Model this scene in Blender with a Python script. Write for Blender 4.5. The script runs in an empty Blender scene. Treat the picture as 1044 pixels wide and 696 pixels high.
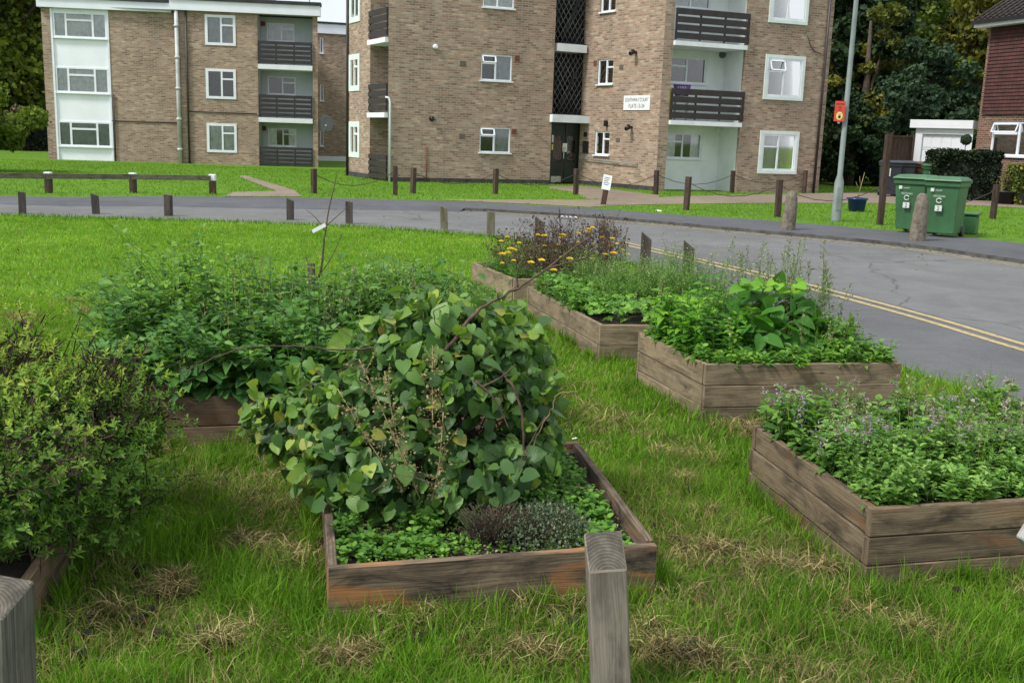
import bpy, math, random
import numpy as np
from mathutils import Vector, Matrix
rng = np.random.default_rng(7); random.seed(7)
S = bpy.context.scene
COL = S.collection
R_ = math.radians
# ------------------------------------------------------------------ camera
F = 1050.; P = math.atan(208/1050.); RO = .033; H = 1.65
def ray(x, y):
    u = (x-522)/F; v = (348-y)/F
    a = u*math.cos(RO)-v*math.sin(RO); b = u*math.sin(RO)+v*math.cos(RO)
    return (a, math.cos(P)+b*math.sin(P), -math.sin(P)+b*math.cos(P))
def g(x, y, z=0.):
    r = ray(x, y); t = (z-H)/r[2]; return (r[0]*t, r[1]*t)
def at(x, y, Y):
    r = ray(x, y); t = Y/r[1]; return (r[0]*t, Y, r[2]*t+H)
cam = bpy.data.cameras.new('camera'); co = bpy.data.objects.new('camera', cam); COL.objects.link(co)
cam.lens = F/1044*36; cam.sensor_width = 36; cam.clip_end = 2000; cam.clip_start = .05
f_ = Vector((0, math.cos(P), -math.sin(P))); up = Vector((0, math.sin(P), math.cos(P))); rt = Vector((1, 0, 0))
cu = rt*math.cos(RO)+up*math.sin(RO); cv = -rt*math.sin(RO)+up*math.cos(RO)
m = Matrix((cu, cv, -f_)).transposed().to_4x4(); m.translation = (0, 0, H); co.matrix_world = m
S.camera = co
# ------------------------------------------------------------------ light
W = bpy.data.worlds.new('World'); S.world = W; W.use_nodes = True
nt = W.node_tree; nt.nodes.clear()
SUN_EL, SUN_AZ = R_(52), R_(238)      # azimuth of the sun measured clockwise from +Y
sky = nt.nodes.new('ShaderNodeTexSky'); sky.sky_type = 'NISHITA'; sky.sun_disc = False
sky.sun_elevation = SUN_EL; sky.sun_rotation = SUN_AZ; sky.dust_density = 3.; sky.air_density = 1.
mixc = nt.nodes.new('ShaderNodeMix'); mixc.data_type = 'RGBA'; mixc.inputs[0].default_value = .78
tc = nt.nodes.new('ShaderNodeTexCoord'); nz = nt.nodes.new('ShaderNodeTexNoise'); nz.inputs['Scale'].default_value = 2.2; nz.inputs['Detail'].default_value = 5
cr = nt.nodes.new('ShaderNodeValToRGB'); cr.color_ramp.elements[0].position = .3; cr.color_ramp.elements[0].color = (7.6, 8.1, 8.8, 1); cr.color_ramp.elements[1].position = .7; cr.color_ramp.elements[1].color = (10.6, 10.9, 11.2, 1)
bg = nt.nodes.new('ShaderNodeBackground'); bg.inputs['Strength'].default_value = .09
out = nt.nodes.new('ShaderNodeOutputWorld')
nt.links.new(tc.outputs['Generated'], nz.inputs['Vector']); nt.links.new(nz.outputs['Fac'], cr.inputs[0])
nt.links.new(sky.outputs[0], mixc.inputs[6]); nt.links.new(cr.outputs[0], mixc.inputs[7])
nt.links.new(mixc.outputs[2], bg.inputs[0]); nt.links.new(bg.outputs[0], out.inputs[0])
sl = bpy.data.lights.new('sun', 'SUN'); so = bpy.data.objects.new('sun', sl); COL.objects.link(so)
sl.energy = 2.7; sl.angle = R_(11); sl.color = (1, .96, .9)
sd = Vector((math.sin(SUN_AZ)*math.cos(SUN_EL), math.cos(SUN_AZ)*math.cos(SUN_EL), math.sin(SUN_EL)))
so.rotation_euler = sd.to_track_quat('Z', 'Y').to_euler()
S.view_settings.view_transform = 'Standard'; S.view_settings.look = 'None'; S.view_settings.gamma = 1
S.view_settings.exposure = 0.52
# ------------------------------------------------------------------ object helpers
def tag(o, label=None, cat=None, group=None, kind=None):
    if label: o['label'] = label
    if cat: o['category'] = cat
    if group: o['group'] = group
    if kind: o['kind'] = kind
    return o
def empty(name, loc, rz=0., label=None, cat=None, group=None):
    o = bpy.data.objects.new(name, None); COL.objects.link(o); o.location = loc; o.rotation_euler = (0, 0, rz); o.empty_display_size = .1
    return tag(o, label, cat, group)
def copy_tree(o, parent=None):
    c = o.copy(); COL.objects.link(c); c.parent = parent
    for ch in list(o.children): copy_tree(ch, c)
    return c
def A3(v): return np.array(v, float)
def unit(v): v = A3(v); return v/np.linalg.norm(v)
class MB:
    def __init__(s): s.v = []; s.f = []; s.uv = []; s.mi = []; s.sm = []
    def face(s, pts, uvs=None, mi=0, sm=False):
        n = len(s.v); s.v += [tuple(p) for p in pts]; s.f.append(tuple(range(n, n+len(pts))))
        s.uv += list(uvs) if uvs is not None else [(0, 0)]*len(pts); s.mi.append(mi); s.sm.append(sm)
    def box(s, o, ax, ay, az, uoff=None, mi=0, taper=None):
        o, ax, ay, az = A3(o), A3(ax), A3(ay), A3(az)
        if uoff is None: uoff = (random.random()*20, random.random()*20)
        c = [o, o+ax, o+ax+ay, o+ay, o+az, o+ax+az, o+ax+ay+az, o+ay+az]
        L = [np.linalg.norm(ax), np.linalg.norm(ay), np.linalg.norm(az)]
        def fc(i, l, h):
            if h > l: uv = [(0, 0), (0, l), (h, l), (h, 0)]
            else: uv = [(0, 0), (l, 0), (l, h), (0, h)]
            s.face([c[k] for k in i], [(a+uoff[0], b+uoff[1]) for a, b in uv], mi)
        fc((0, 1, 5, 4), L[0], L[2]); fc((1, 2, 6, 5), L[1], L[2]); fc((2, 3, 7, 6), L[0], L[2]); fc((3, 0, 4, 7), L[1], L[2])
        fc((4, 5, 6, 7), L[0], L[1]); fc((3, 2, 1, 0), L[0], L[1])
        return s
    def abox(s, x0, x1, y0, y1, z0, z1, **k):
        return s.box((x0, y0, z0), (x1-x0, 0, 0), (0, y1-y0, 0), (0, 0, z1-z0), **k)
    def tube(s, pts, rad, n=6, mi=0, cap=True):
        pts = [A3(p) for p in pts]; rad = list(rad) if hasattr(rad, '__len__') else [rad]*len(pts)
        rings = []; prev = None; L = 0.; base = len(s.v)
        for i, p in enumerate(pts):
            d = unit(pts[min(i+1, len(pts)-1)]-pts[max(i-1, 0)]+1e-9)
            if prev is None:
                a = np.cross(d, (0, 0, 1)) if abs(d[2]) < .9 else np.cross(d, (1, 0, 0))
            else: a = prev-d*np.dot(prev, d)
            a = unit(a); prev = a; b = np.cross(d, a)
            if i: L += np.linalg.norm(p-pts[i-1])
            rings.append(L)
            for k in range(n):
                t = 2*math.pi*k/n; s.v.append(tuple(p+rad[i]*(a*math.cos(t)+b*math.sin(t))))
        for i in range(len(pts)-1):
            for k in range(n):
                k2 = (k+1) % n
                s.f.append((base+i*n+k, base+i*n+k2, base+(i+1)*n+k2, base+(i+1)*n+k)); s.mi.append(mi); s.sm.append(True)
                w = .03
                s.uv += [(rings[i], k*w), (rings[i], (k+1)*w), (rings[i+1], (k+1)*w), (rings[i+1], k*w)]
        if cap:
            e = base+(len(pts)-1)*n
            s.f.append(tuple(range(e, e+n))); s.mi.append(mi); s.sm.append(False); s.uv += [(0, 0)]*n
            s.f.append(tuple(range(base+n-1, base-1, -1))); s.mi.append(mi); s.sm.append(False); s.uv += [(0, 0)]*n
        return s
    def build(s, name, mat, parent=None, bevel=0):
        me = bpy.data.meshes.new(name); me.from_pydata(s.v, [], s.f)
        uvl = me.uv_layers.new(name='UVMap'); uvl.data.foreach_set('uv', np.array(s.uv, np.float32).ravel())
        for mm in (mat if isinstance(mat, (list, tuple)) else [mat]): me.materials.append(mm)
        me.polygons.foreach_set('material_index', s.mi); me.polygons.foreach_set('use_smooth', s.sm)
        me.update()
        o = bpy.data.objects.new(name, me); COL.objects.link(o)
        if parent is not None: o.parent = parent
        if bevel:
            import bmesh
            bm = bmesh.new(); bm.from_mesh(me); bmesh.ops.remove_doubles(bm, verts=bm.verts, dist=1e-5)
            bmesh.ops.bevel(bm, geom=list(bm.edges), offset=bevel, segments=1, affect='EDGES', profile=.5); bm.to_mesh(me); bm.free()
        return o
def local(mb_pts, loc): pass
def rel(o, parent):
    """o was built in world coordinates: keep it there under its parent"""
    M_ = parent.matrix_basis.copy(); o.data.transform(M_.inverted()); return o
# ------------------------------------------------------------------ numpy noise
def _h(ix, iy, seed):
    n = (ix.astype(np.int64)*374761393+iy.astype(np.int64)*668265263+seed*974711) & 0xffffffff
    n = ((n ^ (n >> 13))*1274126177) & 0xffffffff
    return ((n ^ (n >> 16)) & 0xffff)/65535.
def vnoise(x, y, s, seed=0):
    x = np.asarray(x)*s; y = np.asarray(y)*s; ix = np.floor(x); iy = np.floor(y); fx = x-ix; fy = y-iy
    fx = fx*fx*(3-2*fx); fy = fy*fy*(3-2*fy)
    return (_h(ix, iy, seed)*(1-fx)+_h(ix+1, iy, seed)*fx)*(1-fy)+(_h(ix, iy+1, seed)*(1-fx)+_h(ix+1, iy+1, seed)*fx)*fy
def fbm(x, y, s, seed=0, o=3):
    r = 0; a = .5; t = 0
    for i in range(o): r = r+a*vnoise(x, y, s*2**i, seed+i); t += a; a *= .5
    return r/t
# ------------------------------------------------------------------ materials
class NT:
    def __init__(s, name):
        s.m = bpy.data.materials.new(name); s.m.use_nodes = True; s.t = s.m.node_tree; s.t.nodes.clear()
        s.out = s.n('OutputMaterial'); s.b = s.n('BsdfPrincipled'); s.l(s.b.outputs[0], s.out.inputs[0])
    def n(s, k, **p):
        nd = s.t.nodes.new('ShaderNode'+k)
        for a, v in p.items(): setattr(nd, a, v)
        return nd
    def l(s, a, b): s.t.links.new(a, b)
    def coord(s, kind='Object', scale=(1, 1, 1)):
        c = s.n('TexCoord'); mp = s.n('Mapping'); s.l(c.outputs[kind], mp.inputs[0]); mp.inputs['Scale'].default_value = scale
        return mp.outputs[0]
    def noise(s, vec, sc, det=4, rough=.55, dist=0):
        n = s.n('TexNoise'); s.l(vec, n.inputs['Vector']); n.inputs['Scale'].default_value = sc; n.inputs['Detail'].default_value = det
        n.inputs['Roughness'].default_value = rough; n.inputs['Distortion'].default_value = dist
        return n.outputs['Fac']
    def ramp(s, fac, stops, interp='LINEAR'):
        r = s.n('ValToRGB'); s.l(fac, r.inputs[0]); e = r.color_ramp.elements; r.color_ramp.interpolation = interp
        while len(e) > 1: e.remove(e[0])
        for i, (p, c) in enumerate(stops):
            if isinstance(c, (int, float)): c = (c, c, c)
            if i == 0: e[0].position = p; e[0].color = (*c, 1)
            else: x = e.new(p); x.color = (*c, 1)
        return r.outputs[0]
    def mix(s, fac, a, b, mode='MIX'):
        n = s.n('Mix', data_type='RGBA', blend_type=mode)
        for v, i in ((fac, 0), (a, 6), (b, 7)):
            if isinstance(v, (int, float)): n.inputs[i].default_value = v
            elif isinstance(v, tuple): n.inputs[i].default_value = (*v, 1)
            else: s.l(v, n.inputs[i])
        return n.outputs[2]
    def bump(s, h, st=.3, d=.01):
        b = s.n('Bump'); s.l(h, b.inputs['Height']); b.inputs['Strength'].default_value = st; b.inputs['Distance'].default_value = d
        s.l(b.outputs[0], s.b.inputs['Normal'])
    def col(s, c):
        if isinstance(c, tuple): s.b.inputs['Base Color'].default_value = (*c, 1)
        else: s.l(c, s.b.inputs['Base Color'])
    def rough(s, r): s.b.inputs['Roughness'].default_value = r; return s
def plain(name, c, rough=.6, var=.15, sc=8, metal=0, bump=0, spec=None):
    n = NT(name); v = n.coord()
    f = n.noise(v, sc, 5)
    c2 = tuple(x*(1-var*2) for x in c); c3 = tuple(min(1, x*(1+var)) for x in c)
    n.col(n.ramp(f, [(.3, c2), (.55, c), (.75, c3)])); n.rough(rough); n.b.inputs['Metallic'].default_value = metal
    if spec is not None: n.b.inputs['Specular IOR Level'].default_value = spec
    if bump: n.bump(n.noise(v, sc*6, 3), bump)
    return n.m
def brickmat(name, stops, mortar, bw=.225, bh=.075, ms=.011, rough=.9):
    n = NT(name); uv = n.coord('UV')
    b = n.n('TexBrick'); n.l(uv, b.inputs['Vector']); b.inputs['Color1'].default_value = (0, 0, 0, 1); b.inputs['Color2'].default_value = (1, 1, 1, 1)
    b.inputs['Scale'].default_value = 1; b.inputs['Brick Width'].default_value = bw; b.inputs['Row Height'].default_value = bh; b.inputs['Mortar Size'].default_value = ms
    b.inputs['Mortar'].default_value = (.5, .5, .5, 1)
    c = n.ramp(b.outputs['Color'], stops)
    big = n.noise(uv, .55, 4, .6); c = n.mix(1, c, n.ramp(big, [(.3, .74), (.7, 1.2)]), 'MULTIPLY')
    dr = n.noise(n.coord('UV', (2.2, .16, 1)), 1.5, 4, .65); c = n.mix(1, c, n.ramp(dr, [(.32, .78), (.5, 1.0), (.7, 1.08)]), 'MULTIPLY'); st = n.noise(n.coord('UV', (1, 5, 1)), 1.6, 3); c = n.mix(1, c, n.ramp(st, [(.35, .86), (.65, 1.1)]), 'MULTIPLY')
    sp = n.noise(uv, 14, 3); c = n.mix(1, c, n.ramp(sp, [(.3, .88), (.7, 1.1)]), 'MULTIPLY')
    c = n.mix(b.outputs['Fac'], c, mortar); n.col(c); n.rough(rough)
    n.bump(n.ramp(b.outputs['Fac'], [(0, 1.), (1, 0.)]), .5, .01)
    return n.m
M = {}
M['brick'] = brickmat('buff_brick', [(0, (.20, .132, .095)), (.2, (.265, .178, .128)), (.45, (.325, .228, .165)), (.7, (.365, .265, .195)), (.92, (.44, .34, .255)), (1, (.34, .19, .125))], (.33, .27, .215))
M['brick_red'] = brickmat('red_brick', [(0, (.08, .038, .027)), (.4, (.14, .066, .042)), (.8, (.20, .095, .06)), (1, (.30, .16, .10))], (.27, .22, .18))
def tilemat(name, a, b, bw=.17, bh=.12):
    n = NT(name); uv = n.coord('UV'); t = n.n('TexBrick'); n.l(uv, t.inputs['Vector'])
    t.inputs['Color1'].default_value = (*a, 1); t.inputs['Color2'].default_value = (*b, 1); t.inputs['Mortar'].default_value = tuple(x*.35 for x in a)+(1,)
    t.inputs['Scale'].default_value = 1; t.inputs['Brick Width'].default_value = bw; t.inputs['Row Height'].default_value = bh; t.inputs['Mortar Size'].default_value = .006
    c = n.mix(1, t.outputs['Color'], n.ramp(n.noise(uv, 2.5), [(.3, .7), (.7, 1.25)]), 'MULTIPLY'); n.col(c); n.rough(.85)
    return n.m
M['tile_red'] = tilemat('hung_tile', (.060, .020, .018), (.085, .029, .024))
M['tile_roof'] = tilemat('roof_tile', (.035, .028, .026), (.055, .045, .04), .3, .3)
M['upvc'] = plain('white_plastic', (.76, .80, .86), .35, .04, 3)
M['mint_frame'] = plain('mint_frame', (.70, .78, .77), .45, .05, 3)
M['mint'] = plain('mint_render', (.74, .785, .78), .8, .06, 1.5)
M['greyblue'] = plain('grey_render', (.45, .50, .515), .8, .06, 1.5)
M['cladding'] = None
def claddingmat():
    n = NT('white_cladding'); uv = n.coord('UV'); w = n.n('TexWave', wave_type='BANDS', bands_direction='Y'); n.l(uv, w.inputs['Vector']); w.inputs['Scale'].default_value = 2.1
    n.col(n.mix(1, (.84, .87, .93), n.ramp(n.noise(uv, 1.2), [(.3, .9), (.7, 1.02)]), 'MULTIPLY')); n.bump(w.outputs['Fac'], .02, .002); n.rough(.5); return n.m
M['cladding'] = claddingmat()
M['fascia'] = plain('white_fascia', (.76, .80, .88), .5, .06, .8)
M['felt'] = plain('roof_felt', (.03, .03, .035), .8, .2, 2)
M['darkrail'] = plain('dark_stained_rail', (.028, .022, .023), .55, .25, 5)
M['slab'] = plain('white_slab', (.76, .79, .83), .6, .06, 3)
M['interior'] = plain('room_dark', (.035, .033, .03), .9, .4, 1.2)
M['curtain'] = plain('net_curtain', (.78, .82, .80), .9, .12, 5)
M['curtain_grey'] = plain('grey_blind', (.42, .46, .48), .9, .12, 5)
M['pipe_dark'] = plain('dark_pipe', (.04, .03, .03), .5, .2, 3)
M['pipe_pale'] = plain('pale_pipe', (.50, .52, .53), .5, .15, 2)
M['vent'] = plain('clay_vent', (.16, .05, .03), .8, .2, 20)
M['ventgrey'] = plain('grey_vent', (.12, .10, .08), .8, .2, 20)
M['black'] = plain('black_plastic', (.012, .012, .013), .4, .2, 8)
M['doorgreen'] = plain('dark_green_door', (.010, .022, .017), .35, .2, 3)
M['steel'] = plain('brushed_steel', (.5, .5, .5), .35, .1, 9, metal=.8)
M['lattice'] = plain('lattice_metal', (.16, .16, .16), .6, .3, 6)
M['block'] = plain('dark_blockwork', (.022, .023, .025), .9, .5, 2.5)
M['lampsteel'] = plain('painted_lamp_steel', (.22, .26, .25), .45, .12, 3)
M['chain'] = plain('rusty_chain', (.05, .032, .025), .7, .3, 30)
M['plinth'] = plain('dark_plinth', (.05, .047, .045), .9, .3, 4)
M['binhouse'] = plain('garage_white', (.72, .74, .78), .45, .04, 2)
M['blue'] = plain('blue_glaze', (.02, .05, .22), .25, .1, 5)
M['lavender'] = plain('purple_plastic', (.16, .07, .28), .4, .1, 5)
M['yellow'] = plain('yellow_plastic', (.55, .38, .03), .5, .1, 5)
M['paper'] = plain('white_paper', (.75, .78, .78), .6, .05, 9)
M['ink'] = plain('grey_ink', (.08, .09, .12), .6, .1, 9)
M['redsign'] = plain('red_sign_paint', (.62, .06, .035), .45, .1, 6)
M['yellowsign'] = plain('yellow_sign_paint', (.72, .66, .2), .5, .08, 6)
M['whiteprint'] = plain('white_print', (.55, .6, .56), .6, .05, 9)
M['dish'] = plain('grey_dish', (.10, .11, .12), .5, .1, 6)
M['bottle_cap'] = plain('cap', (.3, .3, .3), .5)
def binmat(name, c):
    n = NT(name); v = n.coord(); f = n.noise(v, 2.5, 5, .6); n.col(n.ramp(f, [(.3, tuple(x*.7 for x in c)), (.6, c), (.8, tuple(x*1.15+.01 for x in c))]))
    n.rough(.45); n.bump(n.noise(v, 60, 2), .08); return n.m
M['bin_green'] = binmat('bin_green', (.045, .14, .055)); M['bin_black'] = binmat('bin_charcoal', (.028, .033, .045)); M['bin_brown'] = binmat('bin_brown', (.09, .035, .02))
def glassmat():
    n = NT('window_glass'); t = n.t; tr = n.n('BsdfTransparent'); tr.inputs[0].default_value = (.97, .98, .98, 1); gl = n.n('BsdfGlossy'); gl.inputs['Roughness'].default_value = .03
    fr = n.n('Fresnel'); fr.inputs[0].default_value = 1.7; mx = n.n('MixShader'); n.l(fr.outputs[0], mx.inputs[0]); n.l(tr.outputs[0], mx.inputs[1]); n.l(gl.outputs[0], mx.inputs[2]); n.l(mx.outputs[0], n.out.inputs[0])
    return n.m
M['glass'] = glassmat()
def woodmat(name, dark, mid, light, orange=None, sc=1., ostr=.6, moss=0, bump=.6, stain=.7):
    n = NT(name); oi = n.n('ObjectInfo'); tcn = n.n('TexCoord'); add = n.n('VectorMath', operation='ADD'); n.l(tcn.outputs['UV'], add.inputs[0])
    mul = n.n('VectorMath', operation='SCALE'); cmb = n.n('CombineXYZ'); n.l(oi.outputs['Random'], cmb.inputs[0]); n.l(oi.outputs['Random'], cmb.inputs[1]); n.l(cmb.outputs[0], mul.inputs[0]); mul.inputs['Scale'].default_value = 37
    n.l(mul.outputs[0], add.inputs[1]); uv = add.outputs[0]
    def mp(s3): q = n.n('Mapping'); n.l(uv, q.inputs[0]); q.inputs['Scale'].default_value = s3; return q.outputs[0]
    warp = n.noise(mp((1.2, 3, 1)), 2.0, 3)
    wv = n.n('VectorMath', operation='ADD'); wc = n.n('CombineXYZ'); ml = n.n('Math', operation='MULTIPLY'); n.l(warp, ml.inputs[0]); ml.inputs[1].default_value = .035; n.l(ml.outputs[0], wc.inputs[1]); n.l(uv, wv.inputs[0]); n.l(wc.outputs[0], wv.inputs[1])
    q = n.n('Mapping'); n.l(wv.outputs[0], q.inputs[0]); q.inputs['Scale'].default_value = (1.3*sc, 80*sc, 1)
    grain = n.noise(q.outputs[0], 2.0, 6, .65)
    c = n.ramp(grain, [(.26, dark), (.42, mid), (.60, light), (.78, mid)])
    st = n.noise(mp((2.2, 7, 1)), 1.7, 5, .65, .6)
    c = n.mix(n.ramp(st, [(.43, 0.), (.66, stain)]), c, tuple(x*.45 for x in dark))
    if orange:
        oo = n.noise(mp((1.6, 5, 1)), 1.6, 3, .5, .5); c = n.mix(n.ramp(oo, [(.55, 0.), (.68, ostr)]), c, orange)
    if moss:
        mo = n.noise(mp((4, 9, 1)), 2.5, 4); c = n.mix(n.ramp(mo, [(.52, 0.), (.7, moss)]), c, (.07, .09, .03))
    vo = n.n('TexVoronoi'); n.l(mp((3.2, 9, 1)), vo.inputs['Vector']); vo.inputs['Scale'].default_value = 1
    c = n.mix(n.ramp(vo.outputs['Distance'], [(.04, .7), (.09, 0.)]), c, tuple(x*.35 for x in dark))
    tint = n.ramp(oi.outputs['Random'], [(0, .72), (1, 1.22)]); c = n.mix(1, c, tint, 'MULTIPLY')
    n.col(c); n.rough(.85); n.bump(grain, bump, .004); return n.m
M['wood_dark'] = woodmat('stained_dark_board', (.045, .032, .019), (.135, .098, .058), (.225, .17, .105), (.26, .115, .04), ostr=.5, stain=.85)
M['wood_stained'] = woodmat('stained_board', (.020, .015, .011), (.10, .07, .045), (.21, .155, .10), (.34, .14, .04), ostr=.7, stain=.95)
M['wood_brown'] = woodmat('brown_board', (.07, .045, .026), (.16, .105, .062), (.22, .155, .10), (.2, .09, .035), ostr=.35)
M['wood_grey'] = woodmat('weathered_board', (.085, .062, .037), (.20, .15, .092), (.30, .235, .15), (.26, .13, .06), ostr=.35)
M['wood_pale'] = woodmat('pale_board', (.11, .08, .046), (.26, .195, .12), (.36, .28, .18), (.22, .12, .07), ostr=.25, moss=.25)
M['post_grey'] = woodmat('silver_post', (.12, .10, .078), (.22, .19, .15), (.30, .265, .215), None, 1.1, moss=.35, bump=.8)
M['post_silver'] = woodmat('bleached_post', (.10, .095, .085), (.24, .235, .22), (.38, .37, .35), None, 1.1, moss=.15, bump=.8)
M['post_dark'] = woodmat('dark_post', (.025, .024, .02), (.07, .066, .055), (.15, .142, .12), None, 1.1, moss=.3, bump=.8)
M['post_green'] = woodmat('mossy_post', (.05, .045, .03), (.13, .12, .08), (.22, .20, .14), None, 1., moss=.6)
M['post_brown'] = woodmat('brown_post', (.025, .015, .011), (.06, .034, .024), (.10, .06, .042), None)
M['post_black'] = woodmat('tarred_post', (.02, .017, .014), (.05, .04, .034), (.09, .075, .06), None)
M['bark'] = plain('bark', (.085, .062, .045), .95, .3, 12, bump=.6)
M['twig'] = plain('twig_bark', (.10, .062, .045), .9, .3, 30)
M['twig_dark'] = plain('dark_twig', (.035, .024, .02), .9, .3, 30)
M['stem_green'] = plain('green_stem', (.10, .17, .05), .7, .2, 20)
M['straw'] = plain('dry_stalk', (.30, .23, .11), .8, .2, 20)
M['concrete'] = plain('lichen_concrete', (.17, .15, .115), .95, .3, 14, bump=.8)
def ringmat():
    n = NT('end_grain'); uv = n.coord('UV'); w = n.n('TexWave', wave_type='RINGS', rings_direction='Z'); n.l(uv, w.inputs['Vector']); w.inputs['Scale'].default_value = 38; w.inputs['Distortion'].default_value = 2.2; w.inputs['Detail'].default_value = 3
    c = n.ramp(w.outputs['Fac'], [(.1, (.075, .067, .052)), (.6, (.10, .09, .07)), (.9, (.12, .108, .085))]); c = n.mix(1, c, n.ramp(n.noise(uv, 18, 4), [(.35, .45), (.65, 1.25)]), 'MULTIPLY')
    n.col(c); n.rough(.95); n.bump(w.outputs['Fac'], .3, .002); return n.m
M['endgrain'] = ringmat()
def soilmat():
    n = NT('soil'); v = n.coord(); n.col(n.ramp(n.noise(v, 30, 6, .7), [(.3, (.012, .008, .006)), (.55, (.035, .024, .017)), (.75, (.075, .055, .04))])); n.rough(.95); n.bump(n.noise(v, 40, 6, .7), 1., .03); return n.m
M['soil'] = soilmat()
def asphalt(name, a, b, crack=True, sc=1.):
    n = NT(name); v = n.coord(); f = n.noise(v, 220*sc, 2, .8); big = n.noise(v, .5, 5, .6)
    c = n.ramp(f, [(.3, a), (.7, b)]); c = n.mix(1, c, n.ramp(big, [(.3, .82), (.7, 1.15)]), 'MULTIPLY')
    st = n.noise(n.coord('Object', (.6, .6, 1)), 3, 6, .7, 1.); c = n.mix(1, c, n.ramp(st, [(.35, .85), (.6, 1.05)]), 'MULTIPLY')
    if crack:
        vo = n.n('TexVoronoi', feature='DISTANCE_TO_EDGE'); nv = n.n('VectorMath', operation='ADD'); sc3 = n.n('VectorMath', operation='SCALE'); nn = n.n('TexNoise'); n.l(v, nn.inputs['Vector']); nn.inputs['Scale'].default_value = 1.3; nn.inputs['Detail'].default_value = 4
        n.l(nn.outputs['Color'], sc3.inputs[0]); sc3.inputs['Scale'].default_value = .7; n.l(v, nv.inputs[0]); n.l(sc3.outputs[0], nv.inputs[1]); n.l(nv.outputs[0], vo.inputs['Vector']); vo.inputs['Scale'].default_value = .16
        c = n.mix(n.ramp(vo.outputs['Distance'], [(.001, .6), (.004, 0.)]), c, (.02, .02, .02))
    n.col(c); n.rough(.85); n.b.inputs['Specular IOR Level'].default_value = .35; n.bump(f, .35, .004); return n.m
M['road'] = asphalt('road_asphalt', (.082, .083, .083), (.185, .187, .187))
M['verge_asphalt'] = asphalt('patched_asphalt', (.068, .071, .074), (.13, .134, .138), sc=.6)
M['pavement'] = asphalt('pavement_asphalt', (.060, .064, .072), (.105, .11, .122), False)
M['path'] = asphalt('buff_path', (.15, .115, .085), (.27, .215, .165), False)
M['kerb'] = plain('kerb_stone', (.085, .082, .076), .9, .3, 6, bump=.4)
def linemat():
    n = NT('yellow_line'); v = n.coord(); c = n.ramp(n.noise(v, 20, 5, .7), [(.36, (.13, .12, .10)), (.48, (.50, .38, .13)), (.7, (.60, .46, .17))]); n.col(n.mix(.38, c, (.17, .155, .13))); n.rough(.8); return n.m
M['yline'] = linemat()
def yfaint():
    n = NT('worn_yellow_line'); v = n.coord(); c = n.ramp(n.noise(v, 14, 5, .7), [(.42, (.13, .13, .12)), (.58, (.34, .27, .12))]); n.col(c); n.rough(.8); return n.m
M['yfaint'] = yfaint()
def groundmat():
    n = NT('lawn_ground'); v = n.coord()
    s1 = n.noise(v, .25, 4, .6); s2 = n.noise(v, 3.2, 5, .65); s3 = n.noise(v, 45, 4, .75)
    gcol = n.ramp(s3, [(.3, (.055, .125, .010)), (.5, (.105, .22, .02)), (.7, (.16, .30, .035))])
    gcol = n.mix(1, gcol, n.ramp(s2, [(.3, .72), (.7, 1.2)]), 'MULTIPLY'); gcol = n.mix(1, gcol, n.ramp(s1, [(.3, .85), (.7, 1.1)]), 'MULTIPLY')
    th = n.mix(n.ramp(s2, [(.4, .35), (.6, .8)]), n.ramp(s3, [(.3, (.030, .024, .012)), (.5, (.085, .07, .032)), (.72, (.17, .14, .065))]), gcol)
    sx = n.n('SeparateXYZ'); n.l(v, sx.inputs[0]); mr = n.n('MapRange'); n.l(sx.outputs[1], mr.inputs[0]); mr.inputs[1].default_value = 6.5; mr.inputs[2].default_value = 11; mr.inputs[3].default_value = 1; mr.inputs[4].default_value = 0
    n.col(n.mix(mr.outputs[0], gcol, th)); n.rough(.95); n.b.inputs['Specular IOR Level'].default_value = .15; n.bump(s3, .9, .03); return n.m
M['ground'] = groundmat()
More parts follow.
